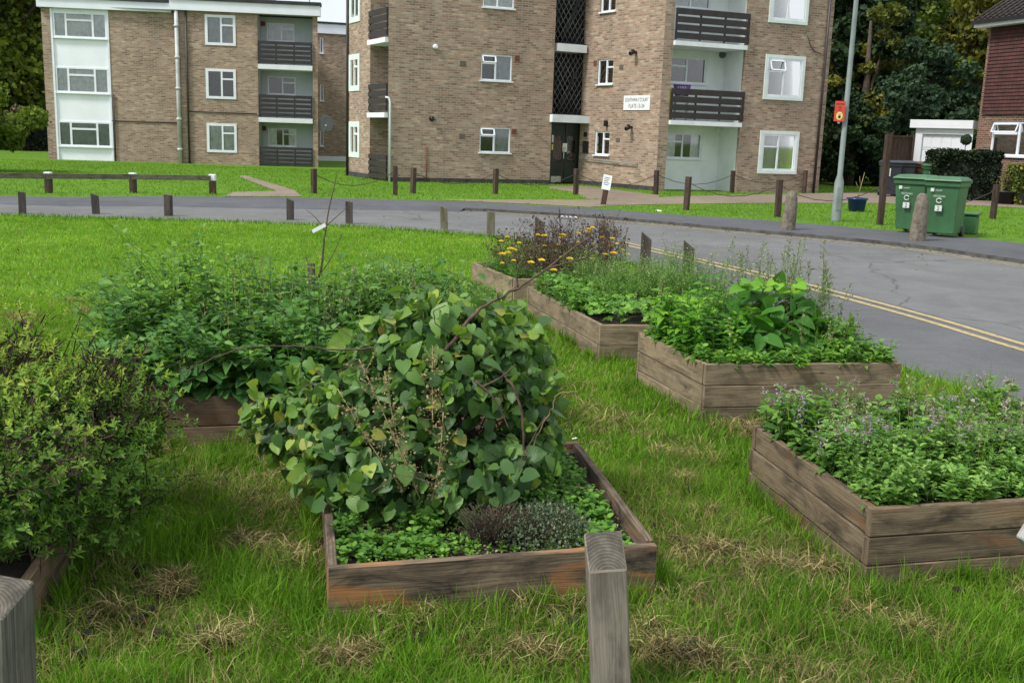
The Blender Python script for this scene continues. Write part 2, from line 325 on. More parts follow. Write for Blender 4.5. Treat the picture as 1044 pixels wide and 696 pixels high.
def leafmat(name, stops, rough=.5, trans=.30, gloss=.16, vein=False):
    n = NT(name); at_ = n.n('Attribute'); at_.attribute_name = 'rnd'
    c = n.ramp(at_.outputs['Fac'], stops)
    v = n.coord(); c = n.mix(1, c, n.ramp(n.noise(v, 6, 2), [(.3, .85), (.7, 1.15)]), 'MULTIPLY')
    n.col(c); n.rough(rough); n.b.inputs['Specular IOR Level'].default_value = gloss
    if vein:
        lu = n.n('Attribute'); lu.attribute_name = 'luv'; sx = n.n('SeparateXYZ'); n.l(lu.outputs['Vector'], sx.inputs[0])
        ab = n.n('Math', operation='ABSOLUTE'); n.l(sx.outputs[0], ab.inputs[0])
        m1 = n.n('Math', operation='MULTIPLY_ADD'); n.l(ab.outputs[0], m1.inputs[0]); m1.inputs[1].default_value = -.8; n.l(sx.outputs[1], m1.inputs[2])
        m2 = n.n('Math', operation='MULTIPLY'); n.l(m1.outputs[0], m2.inputs[0]); m2.inputs[1].default_value = 5.5
        m3 = n.n('Math', operation='PINGPONG'); n.l(m2.outputs[0], m3.inputs[0]); m3.inputs[1].default_value = .5
        sv = n.ramp(m3.outputs[0], [(.0, .12), (.09, 0.)]); mv = n.ramp(ab.outputs[0], [(.0, .8), (.035, 0.)])
        vm = n.mix(1, sv, mv, 'LIGHTEN'); c = n.mix(vm, c, n.mix(1, c, (1.7, 1.45, 1.5), 'MULTIPLY'))
        sp = n.noise(v, 90, 3, .7); c = n.mix(n.ramp(sp, [(.66, 0.), (.72, .7)]), c, (.16, .13, .045))
        n.bump(n.ramp(m3.outputs[0], [(0, 0.), (.3, 1.)]), .14, .003)
    tr = n.n('BsdfTranslucent'); n.l(n.mix(1, c, (1.5, 1.6, .6), 'MULTIPLY'), tr.inputs[0]); mx = n.n('MixShader'); mx.inputs[0].default_value = trans
    n.l(n.b.outputs[0], mx.inputs[1]); n.l(tr.outputs[0], mx.inputs[2]); n.l(mx.outputs[0], n.out.inputs[0]); return n.m
# ------------------------------------------------------------------ leaf clouds
def tmpl(outline, mid, fold=.12, droop=.25):
    """outline: right half points from base to tip (x,y); mid: midrib y list"""
    pts = []; tri = []
    def z(x, y): return abs(x)*fold*2-droop*y*y
    r = [(x, y) for x, y in outline]
    base = (0, 0); tip = (0, 1)
    allp = [base]+r+[tip]+[(-x, y) for x, y in reversed(r)]
    V = [(x, y, z(x, y)) for x, y in allp]; c = len(V); V.append((0, mid, z(0, mid)))
    n = len(allp)
    for i in range(n): tri.append((c, i, (i+1) % n))
    return np.array(V, float), np.array(tri, int)
T = {
 'heart': tmpl([(.18, -.12), (.42, .0), (.5, .25), (.38, .6), (.16, .85)], .35, .10, .25),
 'ovate': tmpl([(.2, .1), (.32, .33), (.24, .66)], .4, .18, .3),
 'lance': tmpl([(.11, .15), (.15, .45), (.09, .78)], .45, .25, .2),
 'lobed': tmpl([(.3, .0), (.5, .22), (.34, .34), (.46, .6), (.2, .62)], .35, .12, .3),
 'round': tmpl([(.32, .08), (.46, .42), (.34, .82)], .45, .1, .15),
 'clump': tmpl([(.35, .12), (.28, .3), (.52, .45), (.3, .62), (.36, .85)], .45, .25, .35),
 'spike': tmpl([(.05, .1), (.06, .5), (.045, .85)], .45, .1, .2),
 'broadlance': tmpl([(.15, .12), (.21, .42), (.13, .76)], .45, .25, .2),
 'petal': tmpl([(.2, .3), (.22, .8)], .5, .1, .1),
}
def leaves(name, kind, pos, d, nrm, size, rnd, mat, parent=None, widthj=.0, smooth=True):
    V, Tr = T[kind]; pos = np.asarray(pos, float); N = len(pos)
    d = np.asarray(d, float); d = d/np.maximum(np.linalg.norm(d, axis=1, keepdims=True), 1e-6)
    nrm = np.asarray(nrm, float); x = np.cross(d, nrm); x = x/np.maximum(np.linalg.norm(x, axis=1, keepdims=True), 1e-6); z = np.cross(x, d)
    size = np.asarray(size, float).reshape(-1, 1, 1); wj = 1+widthj*(rng.random((N, 1, 1))-.5)
    foldj = rng.uniform(.3, 1.8, (N, 1, 1))
    verts = pos[:, None, :]+size*(V[None, :, 0:1]*x[:, None, :]*wj+V[None, :, 1:2]*d[:, None, :]+V[None, :, 2:3]*foldj*z[:, None, :])
    nv = len(V); tris = (Tr[None]+np.arange(N)[:, None, None]*nv).reshape(-1)
    return rawmesh(name, verts.reshape(-1, 3), tris, np.repeat(np.asarray(rnd, float), len(Tr)), mat, parent, smooth, luv=np.tile(V, (N, 1)) if kind in ('heart', 'ovate') else None)
def rawmesh(name, verts, tris, rnd, mat, parent=None, smooth=True, luv=None):
    me = bpy.data.meshes.new(name); nf = len(tris)//3
    me.vertices.add(len(verts)); me.vertices.foreach_set('co', verts.astype(np.float32).ravel())
    me.loops.add(len(tris)); me.loops.foreach_set('vertex_index', tris.astype(np.int32))
    me.polygons.add(nf); me.polygons.foreach_set('loop_start', np.arange(0, nf*3, 3, dtype=np.int32))
    me.polygons.foreach_set('use_smooth', np.full(nf, smooth))
    a = me.attributes.new('rnd', 'FLOAT', 'FACE'); a.data.foreach_set('value', rnd.astype(np.float32))
    if luv is not None: b = me.attributes.new('luv', 'FLOAT_VECTOR', 'POINT'); b.data.foreach_set('vector', luv.astype(np.float32).ravel())
    me.materials.append(mat); me.update(calc_edges=True)
    o = bpy.data.objects.new(name, me); COL.objects.link(o)
    if parent is not None: o.parent = parent
    return o
class LC:
    """leaf collector"""
    def __init__(s): s.p = []; s.d = []; s.n = []; s.s = []; s.r = []
    def add(s, p, d, n, sz, r): s.p.append(p); s.d.append(d); s.n.append(n); s.s.append(sz); s.r.append(r)
    def build(s, name, kind, mat, parent=None, **k): return leaves(name, kind, s.p, s.d, s.n, s.s, np.clip(s.r, 0, 1), mat, parent, **k)
def stem_plant(lc, st, base, h, nodes=8, leaf=.05, lean=None, taper=.6, start=.15, whorl=2, droop=.25, col=(.3, .7), srad=.0025, tipbright=.2, side=0, zero=0.):
    """an upright stem with whorls of leaves; returns tip"""
    base = A3(base); nq = float(vnoise(np.array(base[0]+50), np.array(base[1]+50), 4.5, 91)); h = h*(.62+.72*nq); n2q = float(vnoise(np.array(base[0]+50), np.array(base[1]+50), 7., 95)); leaf = leaf*(.75+.5*n2q); col = (col[0]+.25*(n2q-.5), col[1]+.25*(n2q-.5)); l = A3(lean if lean is not None else (rng.normal()*.15, rng.normal()*.15, 0)); pts = []
    for i in range(5):
        t = i/4; pts.append(base+np.array([l[0]*t*t*h, l[1]*t*t*h, h*t*(1-.08*t)]))
    if st is not None: st.tube(pts, [srad*(1.2-.7*i/4) for i in range(5)], 3, cap=False)
    a0 = rng.random()*6.28
    for k in range(nodes):
        t = start+(1-start)*(k+rng.random()*.5)/nodes; i = min(int(t*4), 3); q = t*4-i; p = pts[i]*(1-q)+pts[i+1]*q
        a = a0+k*(1.57 if whorl == 2 else 2.4)
        for w in range(whorl):
            an = a+w*2*math.pi/whorl+rng.normal()*.25; tt = 1-taper*t
            el = .55-droop*2*(1-t)+rng.normal()*.25
            d = np.array([math.cos(an)*math.cos(el), math.sin(an)*math.cos(el), math.sin(el)])
            n = np.array([-math.cos(an)*math.sin(el), -math.sin(an)*math.sin(el), math.cos(el)])+rng.normal(size=3)*.2
            lc.add(p+d*leaf*.1, d, n, leaf*tt*rng.uniform(.75, 1.2), col[0]+(col[1]-col[0])*(rng.random()*.75+tipbright*t))
            if side and rng.random() < side:
                p2 = p+d*leaf*.9
                for _ in range(3):
                    d2 = d+rng.normal(size=3)*.7; lc.add(p2, d2, n+rng.normal(size=3)*.4, leaf*tt*.55*rng.uniform(.7, 1.2), col[0]+(col[1]-col[0])*rng.random())
    return pts[-1]
LM = {}
LM['nettle'] = leafmat('nettle_leaf', [(0, (.022, .068, .020)), (.4, (.055, .15, .036)), (.75, (.105, .24, .05)), (1, (.20, .34, .09))], vein=True)
LM['bean'] = leafmat('bean_leaf', [(0, (.026, .068, .020)), (.40, (.066, .145, .042)), (.68, (.14, .26, .055)), (.84, (.24, .36, .055)), (.95, (.30, .30, .06)), (1, (.30, .24, .09))], rough=.42, gloss=.28, vein=True)
LM['hebe'] = leafmat('shrub_leaf', [(0, (.04, .095, .018)), (.35, (.085, .19, .03)), (.7, (.19, .31, .045)), (1, (.38, .45, .07))], rough=.45, gloss=.22)
LM['hebe_dead'] = leafmat('shrub_spike', [(0, (.02, .013, .012)), (.7, (.05, .032, .026)), (1, (.10, .065, .05))], trans=.05, rough=.9)
LM['mint'] = leafmat('mint_leaf', [(0, (.030, .085, .018)), (.5, (.085, .195, .038)), (.85, (.18, .34, .065)), (1, (.30, .45, .14))])
LM['weed'] = leafmat('weed_leaf', [(0, (.035, .095, .02)), (.5, (.09, .22, .036)), (1, (.22, .40, .06))])
LM['bright'] = leafmat('bright_leaf', [(0, (.035, .10, .022)), (.5, (.08, .23, .035)), (.85, (.17, .37, .035)), (1, (.28, .44, .045))], trans=.35, vein=True)
LM['thyme'] = leafmat('thyme_leaf', [(0, (.035, .06, .035)), (.5, (.085, .125, .07)), (1, (.20, .24, .14))], trans=.1)
LM['dried'] = leafmat('dried_foliage', [(0, (.05, .036, .026)), (.5, (.15, .115, .08)), (1, (.28, .22, .15))], trans=.05, rough=.9)
LM['marigold'] = leafmat('marigold_petal', [(0, (.55, .25, .01)), (.5, (.62, .46, .02)), (1, (.68, .57, .05))], trans=.2)
LM['purple'] = leafmat('purple_floret', [(0, (.20, .11, .20)), (1, (.46, .34, .46))], trans=.2)
LM['seed'] = leafmat('seed_spray', [(0, (.12, .16, .06)), (.6, (.22, .28, .12)), (1, (.38, .40, .24))], trans=.2)
LM['straw'] = leafmat('straw_seed', [(0, (.17, .15, .06)), (1, (.38, .33, .17))], trans=.1)
LM['grass'] = leafmat('grass_blade', [(0, (.020, .055, .008)), (.35, (.088, .195, .016)), (.7, (.19, .345, .032)), (.88, (.30, .45, .065)), (.93, (.33, .30, .12)), (1, (.40, .31, .16))], rough=.6, trans=.35, gloss=.12)
LM['thatch'] = leafmat('dead_grass', [(0, (.05, .036, .018)), (.5, (.24, .19, .085)), (1, (.54, .45, .22))], rough=.8, trans=.15)
LM['wood_dark_leaf'] = leafmat('woodland_leaf', [(0, (.008, .020, .009)), (.5, (.022, .046, .018)), (.8, (.045, .075, .024)), (1, (.11, .10, .025))], trans=.15, rough=.6)
LM['tree_green'] = leafmat('tree_leaf', [(0, (.024, .045, .010)), (.5, (.075, .115, .020)), (.85, (.19, .235, .04)), (1, (.30, .25, .04))], trans=.2, rough=.6)
LM['tree_light'] = leafmat('light_tree_leaf', [(0, (.04, .07, .012)), (.5, (.12, .17, .025)), (.85, (.24, .28, .04)), (1, (.40, .34, .05))], trans=.3, rough=.6)
LM['tree_grey'] = leafmat('willow_leaf', [(0, (.018, .040, .020)), (.6, (.045, .082, .042)), (1, (.10, .14, .08))], trans=.15, rough=.6)
LM['tree_yellow'] = leafmat('autumn_leaf', [(0, (.04, .06, .014)), (.5, (.12, .135, .025)), (1, (.32, .25, .04))], trans=.2, rough=.6)
LM['hedge'] = leafmat('hedge_leaf', [(0, (.005, .010, .006)), (.6, (.012, .026, .012)), (1, (.035, .06, .02))], trans=.1)
# ------------------------------------------------------------------ setting: ground, road, pavement
def sheet(name, poly, z, mat, thick=0, kind='structure'):
    mb = MB(); mb.face([(x, y, z) for x, y in poly], [(x, y) for x, y in poly])
    if thick:
        n = len(poly)
        for i in range(n):
            a, b = poly[i], poly[(i+1) % n]; mb.face([(a[0], a[1], z-thick), (b[0], b[1], z-thick), (b[0], b[1], z), (a[0], a[1], z)])
    o = mb.build(name, mat); import bmesh
    bm = bmesh.new(); bm.from_mesh(o.data); bmesh.ops.triangulate(bm, faces=[f for f in bm.faces if len(f.verts) > 4]); bmesh.ops.recalc_face_normals(bm, faces=bm.faces)
    bm.to_mesh(o.data); bm.free()
    return tag(o, kind=kind)
def smooth_curve(pts, k=8):
    pts = [A3(p) for p in pts]; out_ = []
    for i in range(len(pts)-1):
        p0 = pts[max(i-1, 0)]; p1 = pts[i]; p2 = pts[i+1]; p3 = pts[min(i+2, len(pts)-1)]
        for j in range(k):
            t = j/k; out_.append(.5*((2*p1)+(-p0+p2)*t+(2*p0-5*p1+4*p2-p3)*t*t+(-p0+3*p1-3*p2+p3)*t**3))
    out_.append(pts[-1]); return out_
gp = 1500
sheet('ground', [(-gp, -gp), (gp, -gp), (gp, gp), (-gp, gp)], -.004, M['ground'])
ZP = .055
NE = [(-60, 17.2), (-20, 17.9), (-9, 18.2), (-4, 18.3), (-1.4, 17.7), (.25, 16.5), (1.5, 14.1), (2.35, 11.2), (2.9, 8.1), (3.5, 6.4), (4.5, 4.4), (6.2, 1.5), (9, -3), (12, -9)]
FK = [(-60, 20.6), (-20, 21.9)]+[g(x, y) for x, y in ((0, 206.5), (150, 208.7), (300, 211.3), (400, 212.8), (473, 214.6), (599, 222), (750, 235.5), (914, 250.8), (1044, 269))]+[(10.6, 9.2), (12.6, 5.2), (15.5, -1), (20, -10)]
NEc = smooth_curve(NE); FKc = smooth_curve(FK)
def offs(c, d):
    o = []
    for i, p in enumerate(c):
        t = unit(c[min(i+1, len(c)-1)]-c[max(i-1, 0)]); o.append(p+np.array([-t[1], t[0]])*d)
    return o
sheet('road', [tuple(p) for p in NEc]+[tuple(p) for p in reversed(FKc)], 0., M['road'])
KB = offs(FKc, .13)
def strip(name, a, b, z, mat, zlow=None):
    mb = MB()
    for i in range(len(a)-1):
        p, q, r_, s_ = a[i], a[i+1], b[i+1], b[i]
        mb.face([(p[0], p[1], z), (q[0], q[1], z), (r_[0], r_[1], z), (s_[0], s_[1], z)], [tuple(p), tuple(q), tuple(r_), tuple(s_)])
        if zlow is not None: mb.face([(p[0], p[1], zlow), (q[0], q[1], zlow), (q[0], q[1], z), (p[0], p[1], z)])
    return mb.build(name, mat)
ks = 48
tag(strip('kerb', FKc[ks:], KB[ks:], ZP+.006, M['kerb'], -.003), kind='structure')
def ramp_strip(name, a, b, z0, z1, mat):
    mb = MB()
    for i in range(len(a)-1): mb.face([(*a[i], z0), (*a[i+1], z0), (*b[i+1], z1), (*b[i], z1)], None, 0, True)
    return mb.build(name, mat)
tag(ramp_strip('dropped_kerb', offs(FKc, -.45)[:ks+1], KB[:ks+1], .003, ZP+.002, M['pavement']), kind='structure')
PV = [A3(p) for p in [(-60, 22.4), (-20, 23.0)]+[g(x, y, ZP) for x, y in ((0, 199.6), (150, 200), (285, 201.2), (400, 203.4), (470, 205.6), (560, 210), (620, 213.6), (694, 219.2), (780, 224.5), (924, 236.5), (1044, 248.5))]+[(12.6, 11.5), (15, 6.5), (18, 0), (23, -9)]]
PVc = smooth_curve([tuple(p) for p in PV])
nk = min(len(PVc), len(KB)); 
def resample(c, n):
    c = np.array(c); L = np.concatenate([[0], np.cumsum(np.linalg.norm(np.diff(c, axis=0), axis=1))]); t = np.linspace(0, L[-1], n)
    return np.stack([np.interp(t, L, c[:, 0]), np.interp(t, L, c[:, 1])], 1)
poly = [tuple(p) for p in KB]+[tuple(p) for p in reversed(PVc)]
sheet('pavement', poly, ZP, M['pavement'])
sheet('far_lawn', [tuple(p) for p in PVc]+[(300, -60), (900, 900), (-900, 900), (-300, 10)], ZP-.006, M['ground'])
# yellow lines
def ribbon(name, pts, w, z, mat, mb=None):
    c = smooth_curve(pts); a = offs(c, w/2); b = offs(c, -w/2); return strip(name, b, a, z, mat)
yl = [(1.75, 17.2), (2.55, 15.2), (3.3, 13.3), (3.8, 11.8), (4.25, 10.2), (4.6, 8.6), (5.2, 6.8), (6.4, 4.2), (8, 1.5)]
for k, d in enumerate((0, .2)):
    c = [tuple(p) for p in offs([A3(p) for p in yl], -d)]
    tag(ribbon('yellow_line', c, .085, .008, M['yline']), kind='structure')
tag(ribbon('yellow_line', [tuple(p) for p in offs(FKc[50:], -.42)][::2], .09, .004, M['yfaint']), kind='structure')
tag(ribbon('yellow_line', [tuple(p) for p in offs(FKc[50:], -.22)][::2], .09, .004, M['yfaint']), kind='structure')
c1 = offs([A3(p) for p in yl], .12)
sheet('footway', [tuple(p) for p in smooth_curve([tuple(q) for q in c1])]+[(8.6, -1.9)]+[tuple(p) for p in reversed(NEc[40:97])], .004, M['verge_asphalt'])
# buff path and drive across far lawn
pz = ZP
pp = [g(440, 203.6, pz), g(500, 203.6, pz), g(600, 204, pz), g(700, 200, pz), g(800, 198, pz), g(880, 196, pz), g(1000, 203, pz), (30, 33), (34, 28), g(1060, 213, pz), g(1000, 210, pz), g(900, 207.5, pz), g(800, 207, pz), g(700, 208, pz), g(640, 209.2, pz), g(600, 211.2, pz), g(550, 208.6, pz), g(480, 205.4, pz)]
sheet('path', pp, ZP+.004, M['path'])
sheet('footpath', [g(243, 180, pz), g(250, 179, pz), g(300, 194, pz), g(308, 200.6, pz), g(228, 200.2, pz), g(238, 196, pz), g(282, 195, pz)], ZP+.004, M['path'])
# entrance apron
sheet('doorstep', [g(560, 190, pz), g(600, 190, pz), g(672, 199, pz), g(672, 202, pz), g(600, 203, pz), g(585, 196, pz), g(560, 192, pz)], ZP-.002, M['path'])
# ------------------------------------------------------------------ walls with openings
class Wall:
    def __init__(s, p0, p1):
        s.p0 = A3(p0); s.p1 = A3(p1); d = s.p1-s.p0; s.L = np.linalg.norm(d); s.d = d/s.L; s.n = np.array([s.d[1], -s.d[0]])
    def px(s, x, y):
        r = ray(x, y); A_ = np.array([[r[0], -s.d[0]], [r[1], -s.d[1]]]); t, q = np.linalg.solve(A_, s.p0); return q, r[2]*t+H
    def rect(s, x0, y0, x1, y1):
        xm, ym = (x0+x1)/2, (y0+y1)/2; a = s.px(x0, ym)[0]; b = s.px(x1, ym)[0]; return (a, b, s.px(xm, y1)[1], s.px(xm, y0)[1])
    def pt(s, q, z, o=0.): p = s.p0+s.d*q+s.n*o; return (p[0], p[1], z)
    def shift(s, o): return Wall(s.p0+s.n*o, s.p1+s.n*o)
    def box(s, mb, a, b, z0, z1, o0, o1, **k):
        d3 = np.array([*s.d, 0]); n3 = np.array([*s.n, 0]); mb.box(s.pt(a, z0, o0), d3*(b-a), n3*(o1-o0), (0, 0, z1-z0), **k)
    def cells(s, mb, s0, s1, z0, z1, holes, thick=.12, off=0., both=False, mi=0):
        ss = sorted({s0, s1, *[min(max(h[0], s0), s1) for h in holes], *[min(max(h[1], s0), s1) for h in holes]}); zz = sorted({z0, z1, *[min(max(h[2], z0), z1) for h in holes], *[min(max(h[3], z0), z1) for h in holes]})
        for i in range(len(ss)-1):
            for j in range(len(zz)-1):
                a, b, c, d = ss[i], ss[i+1], zz[j], zz[j+1]; m1, m2 = (a+b)/2, (c+d)/2
                if b-a < 1e-6 or d-c < 1e-6 or any(h[0] < m1 < h[1] and h[2] < m2 < h[3] for h in holes): continue
                mb.face([s.pt(a, c, off), s.pt(b, c, off), s.pt(b, d, off), s.pt(a, d, off)], [(a, c), (b, c), (b, d), (a, d)], mi)
                if both: mb.face([s.pt(b, c, off-thick), s.pt(a, c, off-thick), s.pt(a, d, off-thick), s.pt(b, d, off-thick)], [(b, c), (a, c), (a, d), (b, d)], mi)
        hh = [(max(h[0], s0), min(h[1], s1), max(h[2], z0), min(h[3], z1)) for h in holes]
        for a, b, c, d in hh:
            for (p, q) in (((a, c), (a, d)), ((b, d), (b, c)), ((a, d), (b, d)), ((b, c), (a, c))):
                mb.face([s.pt(p[0], p[1], off), s.pt(q[0], q[1], off), s.pt(q[0], q[1], off-thick), s.pt(p[0], p[1], off-thick)], [(0+a, p[1]), (0+a, q[1]), (thick+a, q[1]), (thick+a, p[1])], mi)
        if both:
            for (p, q) in (((s0, z0), (s0, z1)), ((s1, z1), (s1, z0)), ((s0, z1), (s1, z1)), ((s1, z0), (s0, z0))):
                mb.face([s.pt(q[0], q[1], off), s.pt(p[0], p[1], off), s.pt(p[0], p[1], off-thick), s.pt(q[0], q[1], off-thick)], None, mi)
WT = {'A': [(0, .47, .66, 1), (0, .47, 0, .66), (.47, 1, 0, 1)], 'B': [(0, .53, 0, 1), (.53, 1, .68, 1), (.53, 1, 0, .68)],
      'C': [(0, .24, 0, 1), (.24, .74, .7, 1), (.24, .74, 0, .7), (.74, 1, 0, 1)], 'D': [(0, .5, 0, 1), (.5, 1, .7, 1), (.5, 1, 0, .7)], 'E': [(0, 1, 0, 1)]}
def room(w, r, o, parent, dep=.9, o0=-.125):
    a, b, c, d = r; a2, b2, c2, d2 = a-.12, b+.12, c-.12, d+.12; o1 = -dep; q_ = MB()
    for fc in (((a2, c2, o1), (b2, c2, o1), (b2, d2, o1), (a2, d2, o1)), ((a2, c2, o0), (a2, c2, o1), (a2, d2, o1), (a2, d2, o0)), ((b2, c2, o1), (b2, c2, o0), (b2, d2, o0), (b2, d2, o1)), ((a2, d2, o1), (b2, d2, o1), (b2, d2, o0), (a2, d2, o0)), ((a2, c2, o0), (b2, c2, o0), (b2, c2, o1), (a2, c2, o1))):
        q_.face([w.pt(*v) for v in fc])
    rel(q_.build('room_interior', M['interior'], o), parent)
def window(w, r, kind, parent, frame='upvc', curtain=None, bar=.045, outer=.0, sill=True, proud=-.03, opened=None):
    a, b, c, d = r; mb = MB(); oa, ob, oc, od = a+outer, b-outer, c+outer, d-outer
    holes = []
    for (x0, x1, z0, z1) in WT[kind]:
        holes.append((oa+(ob-oa)*x0+bar*(1 if x0 == 0 else .6), oa+(ob-oa)*x1-bar*(1 if x1 == 1 else .6), oc+(od-oc)*z0+bar*(1 if z0 == 0 else .6), oc+(od-oc)*z1-bar*(1 if z1 == 1 else .6)))
    w.cells(mb, a, b, c, d, holes, .06, proud, True)
    o = mb.build('window', M[frame], parent)
    rel(o, parent); room(w, r, o, parent)
    for i, h in enumerate(holes):
        pb = MB(); w.box(pb, h[0]-.005, h[1]+.005, h[2]-.005, h[3]+.005, proud-.035, proud-.028); p = pb.build('pane', M['glass'], o); rel(p, parent)
        # beading of the opening light
        if (opened is not None and i == opened):
            fb = MB(); dz = h[3]-h[2]; n3 = np.array([*w.n, 0]); d3 = np.array([*w.d, 0]); tilt = np.array([0, 0, -dz])+n3*.12
            for (q0, q1) in ((0, .12), (.88, 1)):
                fb.box(A3(w.pt(h[0]-.02, h[3], proud+.01))+tilt*q0, d3*(h[1]-h[0]+.04), n3*.03, tilt*(q1-q0))
            for q in (h[0]-.02, h[1]-.02): fb.box(A3(w.pt(q, h[3], proud+.01)), d3*.04, n3*.03, tilt)
            k = fb.build('opened_sash', M[frame], o); rel(k, parent)
    if sill:
        sb = MB(); w.box(sb, a-.04, b+.04, c-.045, c-.002, proud-.02, .07); k = sb.build('sill', M[frame], o); rel(k, parent)
    if curtain:
        cm = 'curtain' if curtain in 'wp' else 'curtain_grey'
        segs = {'w': [(0, 1)], 'p': [(0, .3), (.72, 1)], 'g': [(0, 1)], 'h': [(0, .45)], 'q': [(.5, 1)]}[curtain]
        for (u0, u1) in segs:
            cb = MB(); q0 = a+(b-a)*u0; q1 = a+(b-a)*u1; n = max(6, int((q1-q0)/.05)); prev = None
            for i in range(n+1):
                q = q0+(q1-q0)*i/n; o_ = -.115+.018*math.sin(i*1.7+a)+.008*math.sin(i*.6)
                if prev: cb.face([w.pt(prev[0], c, prev[1]), w.pt(q, c, o_), w.pt(q, d, o_), w.pt(prev[0], d, prev[1])], None, 0, True)
                prev = (q, o_)
            k = cb.build('curtain', M[cm], o); rel(k, parent)
    return o
def railing(w, a, b, z0, z1, off, parent, n=4, posts=3, mat='darkrail', gap=.06):
    mb = MB(); hgt = (z1-z0-gap*(n-1))/n
    for i in range(n): w.box(mb, a, b, z0+i*(hgt+gap), z0+i*(hgt+gap)+hgt, off, off+.03)
    for i in range(posts+1):
        q = a+(b-a)*i/posts; w.box(mb, min(max(q-.03, a), b-.06), min(max(q+.03, a+.06), b), z0-.03, z1-.01, off-.045, off-.003)
    o = mb.build('balcony_railing', M[mat], parent); rel(o, parent); return o
def part(name, mb, mat, parent, bevel=0): o = mb.build(name, mat, parent, bevel); rel(o, parent); return o
def text(name, s_, size, loc, rot, mat, parent, sx=1., relp=True, align='CENTER'):
    cu_ = bpy.data.curves.new(name, 'FONT'); cu_.body = s_; cu_.size = size; cu_.align_x = align; cu_.extrude = .001
    t = bpy.data.objects.new(name, cu_); COL.objects.link(t); bpy.context.view_layer.update()
    me = bpy.data.meshes.new_from_object(t.evaluated_get(bpy.context.evaluated_depsgraph_get())); bpy.data.objects.remove(t)
    me.transform(Matrix.Translation(loc) @ rot.to_4x4() @ Matrix.Diagonal((sx, 1, 1, 1)).to_4x4()); me.materials.clear(); me.materials.append(mat)
    o = bpy.data.objects.new(name, me); COL.objects.link(o); o.parent = parent
    if relp: rel(o, parent)
    return o
def wallrot(w):   # text plane: x along wall, y up, z outwards
    return Matrix(((w.d[0], 0, w.n[0]), (w.d[1], 0, w.n[1]), (0, 1, 0)))
# ------------------------------------------------------------------ main apartment block
def plan_px(x, y, Y): r = ray(x, y); return (r[0]/r[1]*Y, Y)
def on_line(p, ang, x, y):
    w = Wall(p, (p[0]+math.cos(ang), p[1]+math.sin(ang))); q = w.px(x, y)[0]; return tuple(w.p0+w.d*q)
C = plan_px(395, 186, 35.0); D = on_line(C, R_(20), 560, 188); K = plan_px(355, 181, 38.7)
E_ = plan_px(589, 184, 37.9); Fp = plan_px(668, 194, 34.5); G = plan_px(834, 195, 36.9)
ZT = 8.0; Z0 = -.2
mb_root = empty('apartment_block', (C[0], C[1], 0), 0, 'buff brick apartment block in the middle, with lattice stair screen and dark entrance door', 'apartment block')
MBK = mb_root
wallmb = MB(); inter = MB()
wA, wK, wB, wR = Wall(C, D), Wall(K, C), Wall(E_, Fp), Wall(Fp, G)
hA = [wA.rect(490.5, 56, 522, 82.5), wA.rect(489, 130, 520.3, 155.7), wA.rect(492.5, -19, 524.5, 8.3)]
hK = [wK.rect(356.3, 55.5, 367, 93), wK.rect(356.3, 124, 366.8, 160.5), wK.rect(356.8, -17, 367.5, 23)]
hB = [wB.rect(606.4, 134, 621.4, 158), wB.rect(609.5, 60.5, 625.3, 86), wB.rect(613, -15, 628.3, 12)]
hR = [wR.rect(780.5, 58.5, 818, 100.5), wR.rect(775, 135.5, 811.5, 175.5), wR.rect(786.3, -19, 823, 22.8)]
# balcony openings
bal_s = wR.px(677.5, 190)[0]; bal_e = wR.px(750, 190)[0]
slabR = [wR.px(718, 124)[1], wR.px(720, 44)[1]]        # top levels of the balcony slabs
kb_s = wK.px(377, 140)[0]; kb_e = wK.L-.02
slabK = [wK.px(386, 115)[1], wK.px(386, 40)[1]]
TOPO = ZT-.35
wallmb_holesR = hR+[(bal_s, bal_e, Z0, TOPO)]
wA.cells(wallmb, 0, wA.L, Z0, ZT, hA, .12); wK.cells(wallmb, 0, wK.L, Z0, ZT, hK+[(kb_s, wK.L+1, Z0, TOPO)], .12)
wB.cells(wallmb, 0, wB.L, Z0, ZT, hB, .12); wR.cells(wallmb, 0, wR.L, Z0, ZT, wallmb_holesR, .12)
bk = lambda p, l: (p[0]-math.sin(R_(20))*l, p[1]+math.cos(R_(20))*l)
G2 = bk(G, 10); K2 = (K[0]+1.2, K[1]+8.5)
for a_, b_ in ((G, G2), (G2, K2), (K2, K)):
    w_ = Wall(a_, b_); w_.cells(wallmb, 0, w_.L, Z0, ZT, [], .12)
# stair recess: returns and back wall
REC = 1.1
Db = (D[0]-wA.n[0]*REC, D[1]-wA.n[1]*REC); wDr = Wall(D, Db); wDr.cells(wallmb, 0, wDr.L, Z0, ZT, [])
wS = Wall(Db, (E_[0]-.15*0, E_[1])); 
part('wall', wallmb, M['brick'], MBK)
